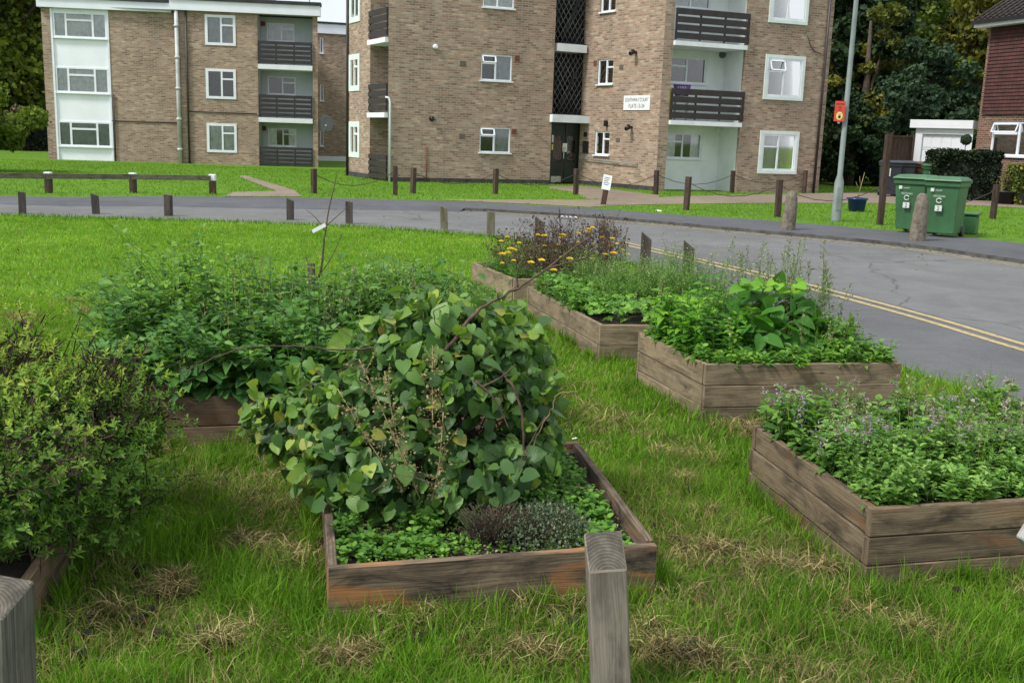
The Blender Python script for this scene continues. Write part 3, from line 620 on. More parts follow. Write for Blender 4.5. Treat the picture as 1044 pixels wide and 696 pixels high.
# plinth
pl = MB(); 
for w_ in (wA, wB): w_.box(pl, .0, w_.L, Z0, .2, .003, .02)
wK.box(pl, 0, kb_s, Z0, .22, .003, .02); part('plinth', pl, M['plinth'], MBK)
for i, r in enumerate(hA): window(wA, r, 'A', MBK, curtain=['q', 'q', 'w'][i], opened=0 if i < 2 else None)
for r in hK: window(wK, r, 'D', MBK, 'mint_frame', 'w', bar=.06, outer=.13, proud=.03, sill=False)
for i, r in enumerate(hB): window(wB, r, 'B', MBK, curtain=['h', 'h', 'w'][i])
for i, r in enumerate(hR): window(wR, r, 'A', MBK, 'mint_frame' if False else 'upvc', ['q', 'g', None][i], outer=.07, proud=.03, sill=False, opened=0 if i == 0 else None)
for r in hR:   # mint surround
    fb = MB(); a, b, c, d = r; wR.cells(fb, a-.06, b+.06, c-.06, d+.06, [(a+.05, b-.05, c+.05, d-.05)], .05, .045, True); part('window_surround', fb, M['mint_frame'], MBK)
# right balconies (recess)
BD = 1.25; wRb = wR.shift(-BD)
hrb = [wRb.rect(678.8, 136, 715.3, 161.5), wRb.rect(683, 59, 720, 85), wRb.rect(687, -18, 725, 8.5)]
drs = [wRb.rect(732, 139, 744.5, 196), wRb.rect(739, 61, 750, 118), wRb.rect(744, -18, 755.5, 38)]
drs = [(a, min(b, bal_e-.06), c, d) for a, b, c, d in drs]; drs[0] = (drs[0][0], drs[0][1], .02, drs[0][3])
hrb = [(max(a, bal_s+.03), b, c, d) for a, b, c, d in hrb]
bw_ = MB(); wRb.cells(bw_, bal_s-.01, bal_e+.01, Z0, ZT-.4, hrb+drs, .1)
for q in (bal_s, bal_e):
    sgn = 1
    bw_.face([wR.pt(q, Z0, -.12), wR.pt(q, Z0, -BD), wR.pt(q, ZT-.4, -BD), wR.pt(q, ZT-.4, -.12)], None)
part('balcony_wall', bw_, M['mint'], MBK)
for i, r in enumerate(hrb): window(wRb, r, 'A', MBK, curtain=['p', None, 'g'][i])
for i, r in enumerate(drs):
    db = MB(); a, b, c, d = r; wRb.cells(db, a, b, c, d, [(a+.09, b-.09, c+(d-c)*.47, d-.1)], .05, -.01, True); dd = part('balcony_door', db, M['upvc'] if i == 0 else M['mint_frame'], MBK); room(wRb, r, dd, MBK, .7, -.1)
    pb = MB(); wRb.box(pb, a+.08, b-.08, c+(d-c)*.46, d-.09, -.045, -.035); rel(pb.build('pane', M['glass'], dd), MBK)
    hb = MB(); wRb.box(hb, a+.03, a+.06, c+(d-c)*.45, c+(d-c)*.52, -.005, .04); rel(hb.build('handle', M['steel'], dd), MBK)
    cb = MB(); wRb.box(cb, a+.05, b-.05, c+.9, d-.05, -.25, -.2); rel(cb.build('blind', M['curtain_grey'], dd), MBK)
for i, zt in enumerate(slabR):
    sb = MB(); wR.box(sb, bal_s+.01, bal_e-.01, zt-.14, zt, -BD+.005, .12); part('balcony_slab', sb, M['slab'], MBK)
    railing(wR, bal_s+.03, bal_e+.05, zt+.07, zt+1.02, .06, MBK, 4, 3)
ls = MB(); wR.box(ls, bal_s+.01, bal_e-.01, TOPO, TOPO+.3, -BD+.01, -.02); part('balcony_slab', ls, M['slab'], MBK)
for x, y in ((732.5, 132), (736, 56)):
    q, z = wRb.px(x, y); lb = MB(); lb.tube([wRb.pt(q, z, .002), wRb.pt(q, z, .05), wRb.pt(q, z, .08)], [.12, .12, .07], 14); part('bulkhead_lamp', lb, M['upvc'] if y > 100 else M['dish'], MBK)
# left flank balcony recess
wKb = wK.shift(-1.2); kw = MB()
hkb = [wKb.rect(386, 132, 398, 178), wKb.rect(386, 60, 398, 105), wKb.rect(386, -12, 398, 30)]
A_ = np.array([[wKb.d[0], -wA.d[0]], [wKb.d[1], -wA.d[1]]]); kend = float(np.linalg.solve(A_, wA.p0-wKb.p0)[0])-.16
hkb = [(a, min(b, kend-.05), c, d) for a, b, c, d in hkb]
wKb.cells(kw, kb_s-.3, kend, Z0, TOPO, hkb, .1); part('balcony_wall', kw, M['mint'], MBK)
kr = MB(); kr.face([wK.pt(kb_s, Z0, -.12), wK.pt(kb_s, Z0, -1.2), wK.pt(kb_s, ZT, -1.2), wK.pt(kb_s, ZT, -.12)], [(0, 0), (1.1, 0), (1.1, 8), (0, 8)])
part('return_wall', kr, M['brick'], MBK)
for r in hkb: window(wKb, r, 'D', MBK, curtain='g', sill=False)
for zt in slabK:
    sb = MB(); wK.box(sb, kb_s+.01, wK.L-.03, zt-.16, zt, -1.19, .12); part('balcony_slab', sb, M['slab'], MBK)
    railing(wK, kb_s+.02, wK.L-.02, zt+.07, zt+.95, .05, MBK, 4, 1)
railing(wK, kb_s+.02, wK.L-.02, .12, .92, .03, MBK, 4, 1)
# roof
rf = MB(); ring = [C, D, E_, Fp, G, G2, K2, K]
cx = sum(p[0] for p in ring)/8; cy = sum(p[1] for p in ring)/8
rf.face([(p[0], p[1], ZT) for p in ring]); part('roof', rf, M['felt'], MBK)
fb = MB()
for w_ in (wA, wK, wB, wR, Wall(D, E_)): w_.box(fb, -.05, w_.L+.05, ZT-.3, ZT+.12, .005, .14)
part('fascia', fb, M['fascia'], MBK)
# stair tower: lattice, canopies, door
wLt = Wall((D[0]+.01, D[1]+.25), (E_[0], E_[1]-.12)); 
wLb = Wall((D[0]+.05, D[1]+1.05), (E_[0]+.02, E_[1]+.35))
zc1 = wLt.px(580, 121.5)[1]; zc2 = wLt.px(580, 49.5)[1]
for zc, ex in ((zc1, .33), (zc2, .02)):
    cb = MB(); wLt.box(cb, -.2 if ex > .1 else -.01, wLt.L+ex, zc-.13, zc+.13, -.9, .42 if ex > .1 else .2); part('canopy', cb, M['slab'], MBK)
    cb = MB(); wLt.box(cb, -.2 if ex > .1 else -.01, wLt.L+ex, zc+.132, zc+.16, -.9, .4 if ex > .1 else .18); part('canopy_felt', cb, M['felt'], MBK)
lt = MB(); 
def lattice(z0, z1):
    p = .155; L = wLt.L; Hh = z1-z0; n3 = np.array([*wLt.n, 0])
    for sg in (1, -1):
        k = -Hh
        while k < L+Hh:
            # line s = k + sg*(z-z0)*.62 (diamond pitch)
            pts = []
            for t in np.linspace(0, Hh, 200):
                q = k+(t if sg > 0 else -t)*.62+(0 if sg > 0 else Hh*.62)
                if 0 <= q <= L: pts.append((q, z0+t))
            if len(pts) > 3:
                a, b = pts[0], pts[-1]; lt.tube([wLt.pt(a[0], a[1], -.02), wLt.pt(b[0], b[1], -.02)], .0125, 4)
            k += p*1.25
lattice(zc1+.17, zc2-.14); lattice(zc2+.17, ZT)
part('lattice_screen', lt, M['lattice'], MBK)
sb = MB(); wLb.cells(sb, -.4, wLb.L+.6, Z0, ZT, []); part('stairwell_wall', sb, M['block'], MBK)
for fl in (zc1, zc2):
    st_ = MB()
    for k in range(6): wLb.box(st_, .05+k*.1, .2+k*.1, fl+.3+k*.22, fl+.52+k*.22, .02, .6)
    part('stair_flight', st_, M['block'], MBK)
dz1 = zc1-.14; wD = Wall((D[0]+.02, D[1]+.55), (E_[0]-.02, E_[1]+.1))
mbd = MB(); L = wD.L; wD.cells(mbd, 0, L*.5-.01, .09, dz1, [(.1, L*.5-.1, .85, dz1-.45)], .05, 0, True); dl = part('entrance_door', mbd, M['doorgreen'], MBK)
mbd = MB(); wD.cells(mbd, L*.5+.01, L, .09, dz1, [(L*.5+.1, L-.1, .85, dz1-.45)], .05, 0, True); dr = part('entrance_door', mbd, M['doorgreen'], MBK)
for d_, a, b in ((dl, .09, L*.5-.09), (dr, L*.5+.09, L-.09)):
    pb = MB(); wD.box(pb, a, b, .84, dz1-.44, -.03, -.02); rel(pb.build('pane', M['glass'], d_), MBK)
hb = MB(); wD.box(hb, L*.44, L*.47, .95, 1.35, .01, .05); rel(hb.build('handle', M['steel'], dl), MBK)
kb = MB(); wD.box(kb, .04, L*.4, .1, .32, .003, .012); rel(kb.build('kick_plate', M['steel'], dl), MBK)
for (x, y, w2, h2, c_) in ((562.5, 141.5, .07, .13, 'paper'), (562, 150, .07, .10, 'yellowsign'), (575.8, 150.5, .09, .15, 'paper'), (575.8, 151.5, .05, .07, 'yellowsign')):
    q, z = wD.px(x, y); nb = MB(); o_ = .004 if c_ == 'paper' else .009; wD.box(nb, max(q-w2, .03), q+w2, z-h2, z+h2, o_-.002, o_); rel(nb.build('door_notice', M[c_], dl), MBK)
# sign, handrail, vents, lamps, pipes
def wplate(w_, x, y, ws, hs, name, mat, o0=.003, o1=.03):
    q, z = w_.px(x, y); b_ = MB(); w_.box(b_, q-ws/2, q+ws/2, z-hs/2, z+hs/2, o0, o1); return part(name, b_, M[mat], MBK)
for x, y in ((527.2, 60), (524, 134.2)): wplate(wA, x, y, .17, .17, 'clay_vent', 'vent', .003, .02)
for x, y in ((472, 65), (471, 139)): wplate(wA, x, y, .2, .17, 'wall_vent', 'ventgrey', .003, .01)
wplate(wB, 607, 64.5, .15, .17, 'clay_vent', 'vent', .003, .02)
for x, y in ((630, 143), (633.5, 68.5)): wplate(wB, x, y, .2, .14, 'wall_vent', 'ventgrey', .003, .01)
wplate(wB, 597.5, 150, .3, .42, 'entry_panel', 'black', .003, .04); wplate(wB, 597.5, 137, .12, .16, 'entry_light', 'black', .003, .06)
for x, y in ((648.7, 53.7), (644.3, 130)):
    q, z = wB.px(x, y); lb = MB(); lb.tube([wB.pt(q, z, .0), wB.pt(q, z, .16)], [.05, .05], 8); lb.tube([wB.pt(q, z+.02, .14), wB.pt(q+.04, z-.06, .3)], [.09, .07], 10); part('security_lamp', lb, M['black'], MBK)
for x, y, m_ in ((443.6, 48, 'upvc'), (440, 121, 'black')):
    q, z = wA.px(x, y); lb = MB(); lb.tube([wA.pt(q, z, .0), wA.pt(q, z, .08), wA.pt(q, z, .16)], [.09, .085, .05], 12); part('wall_lamp', lb, M[m_], MBK)
wplate(wB, 619, 126, .1, .2, 'boiler_flue', 'black', .003, .12)
q0, z0_ = wB.px(595, 161.5); q1, z1_ = wB.px(650.5, 167.3); hb = MB(); hb.tube([wB.pt(q0, z0_, .02), wB.pt(q0+.05, z0_, .09), wB.pt(q1-.05, z1_, .09), wB.pt(q1, z1_, .02)], .022, 6); part('handrail', hb, M['lampsteel'], MBK)
q, z = wB.px(649.6, 105.3); sgb = MB(); wB.box(sgb, q-.66, q+.66, z-.23, z+.25, .004, .03); sgn = part('name_board', sgb, M['paper'], MBK)
text('lettering', 'SOUTHWAY COURT', .17, wB.pt(q, z+.05, .033), wallrot(wB), M['ink'], sgn, .74, False).data.transform(mb_root.matrix_basis.inverted())
text('lettering', 'FLATS 13-24', .19, wB.pt(q, z-.155, .033), wallrot(wB), M['ink'], sgn, .8, False).data.transform(mb_root.matrix_basis.inverted())
pb = MB(); q = wR.px(829.5, 180)[0]; pb.tube([wR.pt(q, 0, .07), wR.pt(q, ZT, .07)], .045, 8); part('drainpipe', pb, M['pipe_dark'], MBK)
pb = MB(); pb.tube([wA.pt(.05, .0, .06), wA.pt(.05, wA.px(395, 104)[1], .06), wA.pt(.0, wA.px(395, 103)[1]+.1, .06), wA.pt(-.1, wA.px(395, 103)[1]+.12, .03)], .035, 8); part('drainpipe', pb, M['upvc'], MBK)
pb = MB(); q = wK.px(354.6, 100)[0]; pb.tube([wK.pt(.05, 0, .06), wK.pt(.05, ZT, .06)], .045, 8); part('drainpipe', pb, M['pipe_dark'], MBK)
pb = MB(); q, z = wA.px(434.5, 183); pb.tube([wA.pt(q, .0, .02), wA.pt(q, wA.px(434, 150)[1], .02)], .016, 6); part('rusty_pipe', pb, M['vent'], MBK)
cbm = MB(); pts = [wR.pt(*wR.px(x, y), .02) for x, y in ((823, 36), (826, 47), (831, 53), (837, 55))]; cbm.tube(pts, .012, 5); part('cable', cbm, M['pipe_dark'], MBK)
# soot above window? none; things on balconies
q, z = wRb.px(701, 89.5); zb = slabR[0]
bq = wR.px(701, 89)[0]
bs = empty('laundry_basket', (*wR.pt(bq, zb+.98-.02, -.35)[:2], zb), 0, 'purple slatted laundry basket raised behind the middle balcony railing', 'basket')
b_ = MB()
for i in range(14):
    t = 2*math.pi*i/14; b_.tube([(.2*math.cos(t), .15*math.sin(t), .80), (.27*math.cos(t), .2*math.sin(t), 1.14)], .02, 4)
b_.tube([(.28*math.cos(t), .21*math.sin(t), 1.15) for t in np.linspace(0, 6.28, 15)], .02, 5); b_.tube([(.24*math.cos(t), .18*math.sin(t), .97) for t in np.linspace(0, 6.28, 15)], .02, 5)
b_.build('basket_side', M['lavender'], bs)
t_ = MB(); t_.abox(-.25, .25, -.2, .2, .74, .79); 
for sx in (-.2, .2):
    for sy in (-.15, .15): t_.abox(sx-.02, sx+.02, sy-.02, sy+.02, 0, .74)
tb = empty('balcony_table', bs.location, 0, 'low table holding the purple basket on the middle balcony', 'table'); t_.build('table_top', M['steel'], tb)
yq = wR.px(686, 91)[0]; yb = empty('storage_crate', (*wR.pt(yq+.02, 0, -.35)[:2], zb), 0, 'yellow crate stacked high at the left end of the middle balcony', 'crate')
b_ = MB(); b_.abox(-.16, .16, -.16, .16, 0, .1); b_.abox(-.16, .16, -.16, -.13, .1, 1.05); b_.abox(-.16, .16, .13, .16, .1, 1.05); b_.abox(-.16, -.13, -.13, .13, .1, 1.05); b_.abox(.13, .16, -.13, .13, .1, 1.05); b_.build('crate_body', M['yellow'], yb, .01)
# ------------------------------------------------------------------ left apartment block
LA = plan_px(50, 166, 45.6); LB = plan_px(325, 172, 46.9)
LBK = empty('apartment_block', (LA[0], LA[1], 0), 0, 'buff brick apartment block at the left with white panelled windows and grey balconies', 'apartment block')
wL0 = Wall(LA, LB); sp = wL0.px(181.5, 90)[0]; wL1 = Wall(LA, wL0.p0+wL0.d*sp); off2 = .35
wL2 = Wall(wL0.p0+wL0.d*sp+wL0.n*off2, wL0.p0+wL0.d*wL0.L+wL0.n*off2)
zt1 = wL1.px(110, 10.5)[1]; zt2 = wL2.px(255, 14)[1]
cap1 = wL1.px(177, 4)[1]
pa, pb_ = wL1.px(56, 90)[0], wL1.px(112.5, 90)[0]
h1 = [wL1.rect(55.5, 13, 109, 39), wL1.rect(57.8, 69, 111.2, 95), wL1.rect(60, 124, 113.8, 149.5)]
h1 = [(pa+.05, pb_-.05, c, d) for a, b, c, d in h1]
h2 = [wL2.rect(209, 15.5, 240.2, 46.5), wL2.rect(210, 70.5, 240.7, 101), wL2.rect(211, 126, 241.5, 155.5)]
b0, b1 = wL2.px(263.3, 90)[0], wL2.px(319, 90)[0]
mbw = MB(); wL1.cells(mbw, 0, wL1.L, Z0, zt1, [(pa, pb_, Z0, zt1)], .1); wL2.cells(mbw, 0, wL2.L, Z0, zt2, h2+[(b0, b1, Z0, zt2)], .12)
bkl = lambda p: (p[0]-2.8, p[1]+10)
LBb, LAb = bkl(tuple(wL2.p1)), bkl(LA)
for a_, b_2, zz in ((tuple(wL2.p1), LBb, zt2), (LBb, LAb, zt2), (LAb, LA, zt1), (tuple(wL1.p1), tuple(wL2.p0), zt2)):
    w_ = Wall(a_, b_2); w_.cells(mbw, 0, w_.L, Z0, zz, [])
part('wall', mbw, M['brick'], LBK)
cl = MB(); wL1.cells(cl, pa, pb_, Z0, zt1, h1, .06, -.03); part('cladding_panel', cl, M['cladding'], LBK)
tr = MB()
for q in (pa, pb_): wL1.box(tr, q-.04, q+.04, 0, zt1-.02, -.05, .03)
part('panel_trim', tr, M['upvc'], LBK)
for i, r in enumerate(h1): window(wL1, r, 'C', LBK, curtain=['w', 'w', 'g'][i], bar=.07, proud=-.0)
for i, r in enumerate(h2): window(wL2, r, 'B', LBK, curtain=['g', None, 'w'][i], bar=.06, outer=.05, proud=.03, sill=False)
wL2b = wL2.shift(-1.1)
hb2 = [wL2b.rect(272, 24, 300, 42.3), wL2b.rect(273, 78.5, 301.3, 96.5), wL2b.rect(273.5, 131, 302, 149)]
bwl = MB(); wL2b.cells(bwl, b0-.01, b1+.01, Z0, zt2, hb2, .1)
for q in (b0, b1): bwl.face([wL2.pt(q, Z0, -.12), wL2.pt(q, Z0, -1.1), wL2.pt(q, zt2, -1.1), wL2.pt(q, zt2, -.12)])
part('balcony_wall', bwl, M['greyblue'], LBK)
for i, r in enumerate(hb2): window(wL2b, r, 'B', LBK, curtain=['g', None, 'p'][i])
for i, (yb_, yt_) in enumerate(((124, 119), (69, 65))):
    zt = wL2.px(290, yt_+1.5)[1]; sb = MB(); wL2.box(sb, b0+.01, b1-.01, zt-.2, zt, -1.09, .12); part('balcony_slab', sb, M['slab'], LBK)
    railing(wL2, b0+.02, b1-.02, zt+.06, zt+.98, .06, LBK, 5, 3)
railing(wL2, b0+.02, b1-.02, .1, .88, .03, LBK, 5, 3)
for x, y in ((268, 24.5), (269, 131)):
    q, z = wL2b.px(x, y); vb = MB(); wL2b.box(vb, q-.1, q+.1, z-.1, z+.1, .003, .02); part('clay_vent', vb, M['vent'], LBK)
fb = MB(); wL1.box(fb, -.12, wL1.L-.16, zt1+.002, cap1, -.3, .18); wL2.box(fb, -.15, wL2.L+.12, zt2+.002, zt2+.42, -.3, .2); part('fascia', fb, M['fascia'], LBK)
fb = MB(); wL1.box(fb, -.16, wL1.L-.2, cap1+.003, cap1+.12, -.3, .24); wL2.box(fb, -.19, wL2.L+.16, zt2+.424, zt2+.56, -.3, .26); part('roof_edge', fb, M['felt'], LBK)
rfm = MB(); rfm.face([(*LA, zt1+.1), (*tuple(wL2.p0), zt1+.1), (*tuple(wL2.p1), zt1+.1), (*LBb, zt1+.1), (*LAb, zt1+.1)]); part('roof', rfm, M['felt'], LBK)
pb = MB(); q = .1; pb.tube([wL2.pt(q, 0, .09), wL2.pt(q, zt2, .09)], .09, 8)
for z in np.arange(.6, 8, 1.3): pb.tube([wL2.pt(q, z, .09), wL2.pt(q, z+.1, .09)], .12, 8)
part('drainpipe', pb, M['pipe_pale'], LBK)
pb = MB(); q = wL2.px(191.5, 90)[0]; pb.tube([wL2.pt(q, 0, .07), wL2.pt(q, zt2, .07)], .045, 8); q = wL1.px(117.5, 140)[0]; pb.tube([wL1.pt(q, 0, .05), wL1.pt(q, wL1.px(117, 96)[1], .05)], .03, 6); part('drainpipe', pb, M['pipe_dark'], LBK)
cbm = MB()
for x0, y0, x1, y1 in ((114, 123.2, 181, 125.5),): cbm.tube([wL1.pt(*wL1.px(x0, y0), .02), wL1.pt(*wL1.px(x1, y1), .02)], .02, 4)
for x0, y0, x1, y1 in ((193, 113.5, 262, 116.2),): cbm.tube([wL2.pt(*wL2.px(x0, y0), .02), wL2.pt(*wL2.px(x1, y1), .02)], .02, 4)
part('cable', cbm, M['pipe_dark'], LBK)
# aerials on the roof
for x, y1 in ((251.5, -5), (315.5, -4)):
    a_ = at(x, 14, 47.5); am = empty('roof_aerial', (a_[0], 47.5, zt2+.4), 0, 'thin mast on the flat roof of the left block, '+('above its brick wall' if x < 300 else 'above its balconies'), 'aerial'); b_ = MB(); b_.tube([(0, 0, 0), (0, 0, 1.6)], .02, 5); b_.build('mast', M['steel'], am)
am = empty('roof_vent', (at(272, 12, 48)[0], 48, zt2+.4), 0, 'low dark vent on the flat roof of the left block', 'vent'); b_ = MB(); b_.abox(-.45, .45, -.3, .3, 0, .3); b_.abox(-.5, .5, -.35, .35, .302, .36); b_.build('vent_cowl', M['felt'], am, .02)
# third block behind
TA = plan_px(322, 170, 57.); TBp = plan_px(420, 172, 58.5); TB_ = empty('apartment_block', (*TA, 0), 0, 'distant buff brick block glimpsed between the two nearer blocks', 'apartment block')
wT = Wall(TA, TBp); mbt = MB(); zt3 = wT.px(340, 35)[1]; hT = [wT.rect(326.2, 38.5, 329.6, 54.5), wT.rect(326.6, 86, 330, 103), wT.rect(326.5, 132.5, 330, 149)]
wT.cells(mbt, 0, wT.L, Z0, zt3, hT); 
for a_, b_2 in ((TBp, (TBp[0], TBp[1]+10)), ((TBp[0], TBp[1]+10), (TA[0], TA[1]+10)), ((TA[0], TA[1]+10), TA)): w_ = Wall(a_, b_2); w_.cells(mbt, 0, w_.L, Z0, zt3, [])
part('wall', mbt, M['brick'], TB_); fb = MB(); wT.box(fb, -.1, wT.L, zt3+.003, zt3+.5, -.2, .12); wT.box(fb, 0, wT.L, .0, .3, .003, .05); part('fascia', fb, M['fascia'], TB_)
fb = MB(); wT.box(fb, -.14, wT.L, zt3+.503, zt3+.6, -.2, .18); part('roof_edge', fb, M['felt'], TB_)
rf = MB(); rf.face([(*TA, zt3+.1), (*TBp, zt3+.1), (TBp[0], TBp[1]+10, zt3+.1), (TA[0], TA[1]+10, zt3+.1)]); part('roof', rf, M['felt'], TB_)
for r in hT: window(wT, r, 'E', TB_, curtain='g')
# satellite dish on the end pier
dp = at(332, 126.5, 46.7); ds = empty('satellite_dish', (dp[0], dp[1], dp[2]), R_(12), 'dark round satellite dish on the right end of the left apartment block', 'satellite dish')
b_ = MB(); b_.tube([(0, .10, 0), (0, .03, 0), (0, -.03, 0), (0, -.04, 0)], [.08, .24, .37, .36], 18); b_.build('reflector', M['dish'], ds)
b_ = MB(); b_.tube([(-.42, .12, -.05), (0, .12, -.05), (0, .08, 0)], .03, 5); b_.tube([(0, 0, -.35), (0, -.4, -.1)], .015, 5); b_.tube([(0, -.38, -.1), (0, -.46, -.06)], .035, 6); b_.build('mount_arm', M['steel'], ds)
# ------------------------------------------------------------------ right house and garage
HC = plan_px(991, 180, 38.6); HE = (HC[0]+2.6, HC[1]-7.2); HW = Wall(HC, HE)
HBK = empty('house', (*HC, 0), 0, 'red brick house with dark red hung tiles upstairs, at the right edge', 'house')
ztile = HW.px(1020, 116.5)[1]; zeave = HW.px(996, 24)[1]; q_t = HW.px(1005, 90)[0]
hH = [(HW.px(1010.5, 140)[0], HW.px(1010.5, 140)[0]+2.6, HW.px(1020, 159)[1], HW.px(1020, 124)[1])]
mbh = MB(); HW.cells(mbh, 0, HW.L, Z0, zeave, hH, .12)
HB1 = (HE[0]+9, HE[1]+3); HB2 = (HC[0]+9, HC[1]+3)
for a_, b_2 in ((HE, HB1), (HB1, HB2), (HB2, HC)): w_ = Wall(a_, b_2); w_.cells(mbh, 0, w_.L, Z0, zeave, [])
part('wall', mbh, M['brick_red'], HBK)
tl = MB(); zz = ztile; k = 0
while zz < zeave-.05:
    z2 = min(zz+.125, zeave); a, b = q_t, HW.L-.02
    tl.face([HW.pt(a, zz, .075), HW.pt(b, zz, .075), HW.pt(b, z2+.01, .045), HW.pt(a, z2+.01, .045)], [(a+(k % 2)*.08, k*.12), (b+(k % 2)*.08, k*.12), (b+(k % 2)*.08, k*.12+.118), (a+(k % 2)*.08, k*.12+.118)])
    tl.face([HW.pt(a, zz, .04), HW.pt(b, zz, .04), HW.pt(b, zz, .075), HW.pt(a, zz, .075)]); tl.face([HW.pt(a, zz, .0), HW.pt(a, zz, .075), HW.pt(a, z2, .045), HW.pt(a, z2, .0)])
    zz = z2; k += 1
part('tile_hanging', tl, M['tile_red'], HBK)
window(HW, hH[0], 'A', HBK, curtain='w', bar=.07, opened=0)
rr = MB(); slope = .62; rows = 26; dep = 5.2
for i in range(rows):
    o0 = .45-i*dep/rows; o1 = .45-(i+1)*dep/rows; zA = zeave-.02+(.45-o0)*slope+.05; zB = zeave-.02+(.45-o1)*slope+.02
    rr.face([HW.pt(-.35, zA, o0), HW.pt(HW.L+.3, zA, o0), HW.pt(HW.L+.3, zB, o1), HW.pt(-.35, zB, o1)], [(0, i*.3), (HW.L, i*.3), (HW.L, i*.3+.29), (0, i*.3+.29)])
    rr.face([HW.pt(-.35, zA-.05, o0), HW.pt(HW.L+.3, zA-.05, o0), HW.pt(HW.L+.3, zA, o0), HW.pt(-.35, zA, o0)])
rr.face([HW.pt(-.35, zeave, .45), HW.pt(-.35, zeave+dep*slope, .45-dep), HW.pt(-.35, zeave, -dep*2)], None); rr.face([HW.pt(-.35, zeave+dep*slope, .45-dep), HW.pt(HW.L+.3, zeave+dep*slope, .45-dep), HW.pt(HW.L+.3, zeave, -dep*2), HW.pt(-.35, zeave, -dep*2)])
part('roof', rr, M['tile_roof'], HBK)
# pan tile ribs
rbz = MB()
for q in np.arange(-.3, HW.L+.3, .28): rbz.tube([HW.pt(q, zeave+.06, .43), HW.pt(q, zeave+.06+dep*slope, .43-dep)], .045, 5)
part('roof_tile_ribs', rbz, M['tile_roof'], HBK)
gt = MB(); HW.box(gt, -.35, HW.L+.3, zeave-.1, zeave+.03, .44, .55); part('gutter', gt, M['black'], HBK)
gt = MB(); HW.box(gt, -.3, HW.L+.3, zeave-.22, zeave-.03, .4, .435); HW.box(gt, -.3, HW.L+.3, zeave-.22, zeave-.2, .08, .4); part('fascia', gt, M['upvc'], HBK)
GA = plan_px(931, 160, 40.0); GB = (HC[0]-.08, HC[1]+.15); GW = Wall(GA, GB)
GR = empty('garage', (*GA, 0), 0, 'white garage with a flat roof and panelled door beside the red brick house', 'garage')
zg0 = GW.px(960, 131)[1]; zg1 = GW.px(960, 122.5)[1]; ga = GW.px(938, 160)[0]; gb_ = GW.px(979, 160)[0]; gz = GW.px(958, 137)[1]
mg = MB(); GW.cells(mg, 0, GW.L, Z0, zg0, [(ga, gb_, 0, gz)], .15)
for a_, b_2 in ((GA, (GA[0]+2, GA[1]+5)),): 
    w_ = Wall((GA[0]+2, GA[1]+5), GA); w_.cells(mg, 0, w_.L, Z0, zg0, [])
part('wall', mg, M['binhouse'], GR)
mg = MB(); GW.box(mg, -.2, GW.L, zg0+.003, zg1, -5, .15); part('roof', mg, M['binhouse'], GR)
mg = MB(); 
for i in range(4):
    z0g = .02+(gz-.02)*i/4; z1g = .02+(gz-.02)*(i+1)/4; GW.box(mg, ga, gb_, z0g, z1g-.012, -.14, -.1)
    for k in range(4): a0 = ga+(gb_-ga)*(k+.1)/4; a1 = ga+(gb_-ga)*(k+.9)/4; GW.box(mg, a0, a1, z0g+.08, z1g-.1, -.1, -.085)
part('door', mg, M['binhouse'], GR)
q, z = GW.px(957, 128.5); lb = MB(); lb.tube([GW.pt(q, z, .0), GW.pt(q, z, .14)], .06, 8); part('wall_lamp', lb, M['black'], GR)
# hedges
def hedge(name, x0, x1, y0, y1, h, label, n=9000, kind='hedge', rz=0, loc=(0, 0), mat='hedge', ls=.07):
    r = empty(name, (loc[0], loc[1], ZP), rz, label, 'hedge')
    pos = []; nr = []
    for _ in range(n):
        x = rng.uniform(x0, x1); y = rng.uniform(y0, y1); z = rng.uniform(0, h); fce = rng.integers(0, 4); j = abs(rng.normal())*.06
        if fce == 0: y = y0+j; nn = (0, -1, .2)
        elif fce == 1: z = h-j; nn = (0, 0, 1)
        elif fce == 2: x = x0+j; nn = (-1, 0, .2)
        else: x = x1-j; nn = (1, 0, .2)
        b = .05*math.sin(x*5+z*3)+.04*math.sin(z*7+y*4); pos.append((x, y+b, z+b*.5)); nr.append(nn)
    nr = np.array(nr)+rng.normal(size=(n, 3))*.55; d = rng.normal(size=(n, 3)); d[:, 2] += .3
    leaves('foliage', 'clump', pos, d, nr, rng.uniform(.6, 1.4, n)*ls, rng.random(n), LM[mat], r)
    core = MB(); core.abox(x0+.1, x1-.1, y0+.1, y1-.1, .05, h-.1); core.build('branch_mass', M['interior'], r)
    return r
hx0, hx1 = at(955, 190, 35.2)[0], at(1019, 190, 35.2)[0]
hedge('hedge', 0, hx1-hx0, 0, 1.3, 1.62, 'dark clipped box hedge in front of the brick house corner', loc=(hx0, 35.2))
hx = at(1038, 190, 33)[0]
hedge('hedge', 0, 2.5, 0, 1., 1.25, 'second clipped green hedge cut off by the right edge, under the house window', loc=(hx, 33), n=5000, mat='tree_green')
# topiary ball
tp = at(985, 142.5, 36.8); tpe = empty('topiary_ball', (tp[0], tp[1], ZP), 0, 'small round topiary ball on a thin stem above the dark hedge', 'topiary')
n = 1500; v = rng.normal(size=(n, 3)); v /= np.linalg.norm(v, axis=1, keepdims=True); leaves('foliage', 'clump', v*.17*rng.uniform(.85, 1.05, (n, 1))+np.array([0, 0, tp[2]-ZP]), rng.normal(size=(n, 3)), v+rng.normal(size=(n, 3))*.3, np.full(n, .04), rng.random(n), LM['tree_grey'], tpe)
b_ = MB(); b_.tube([(0, 0, 0), (0, 0, tp[2]-ZP)], .015, 5); b_.build('stem', M['bark'], tpe)
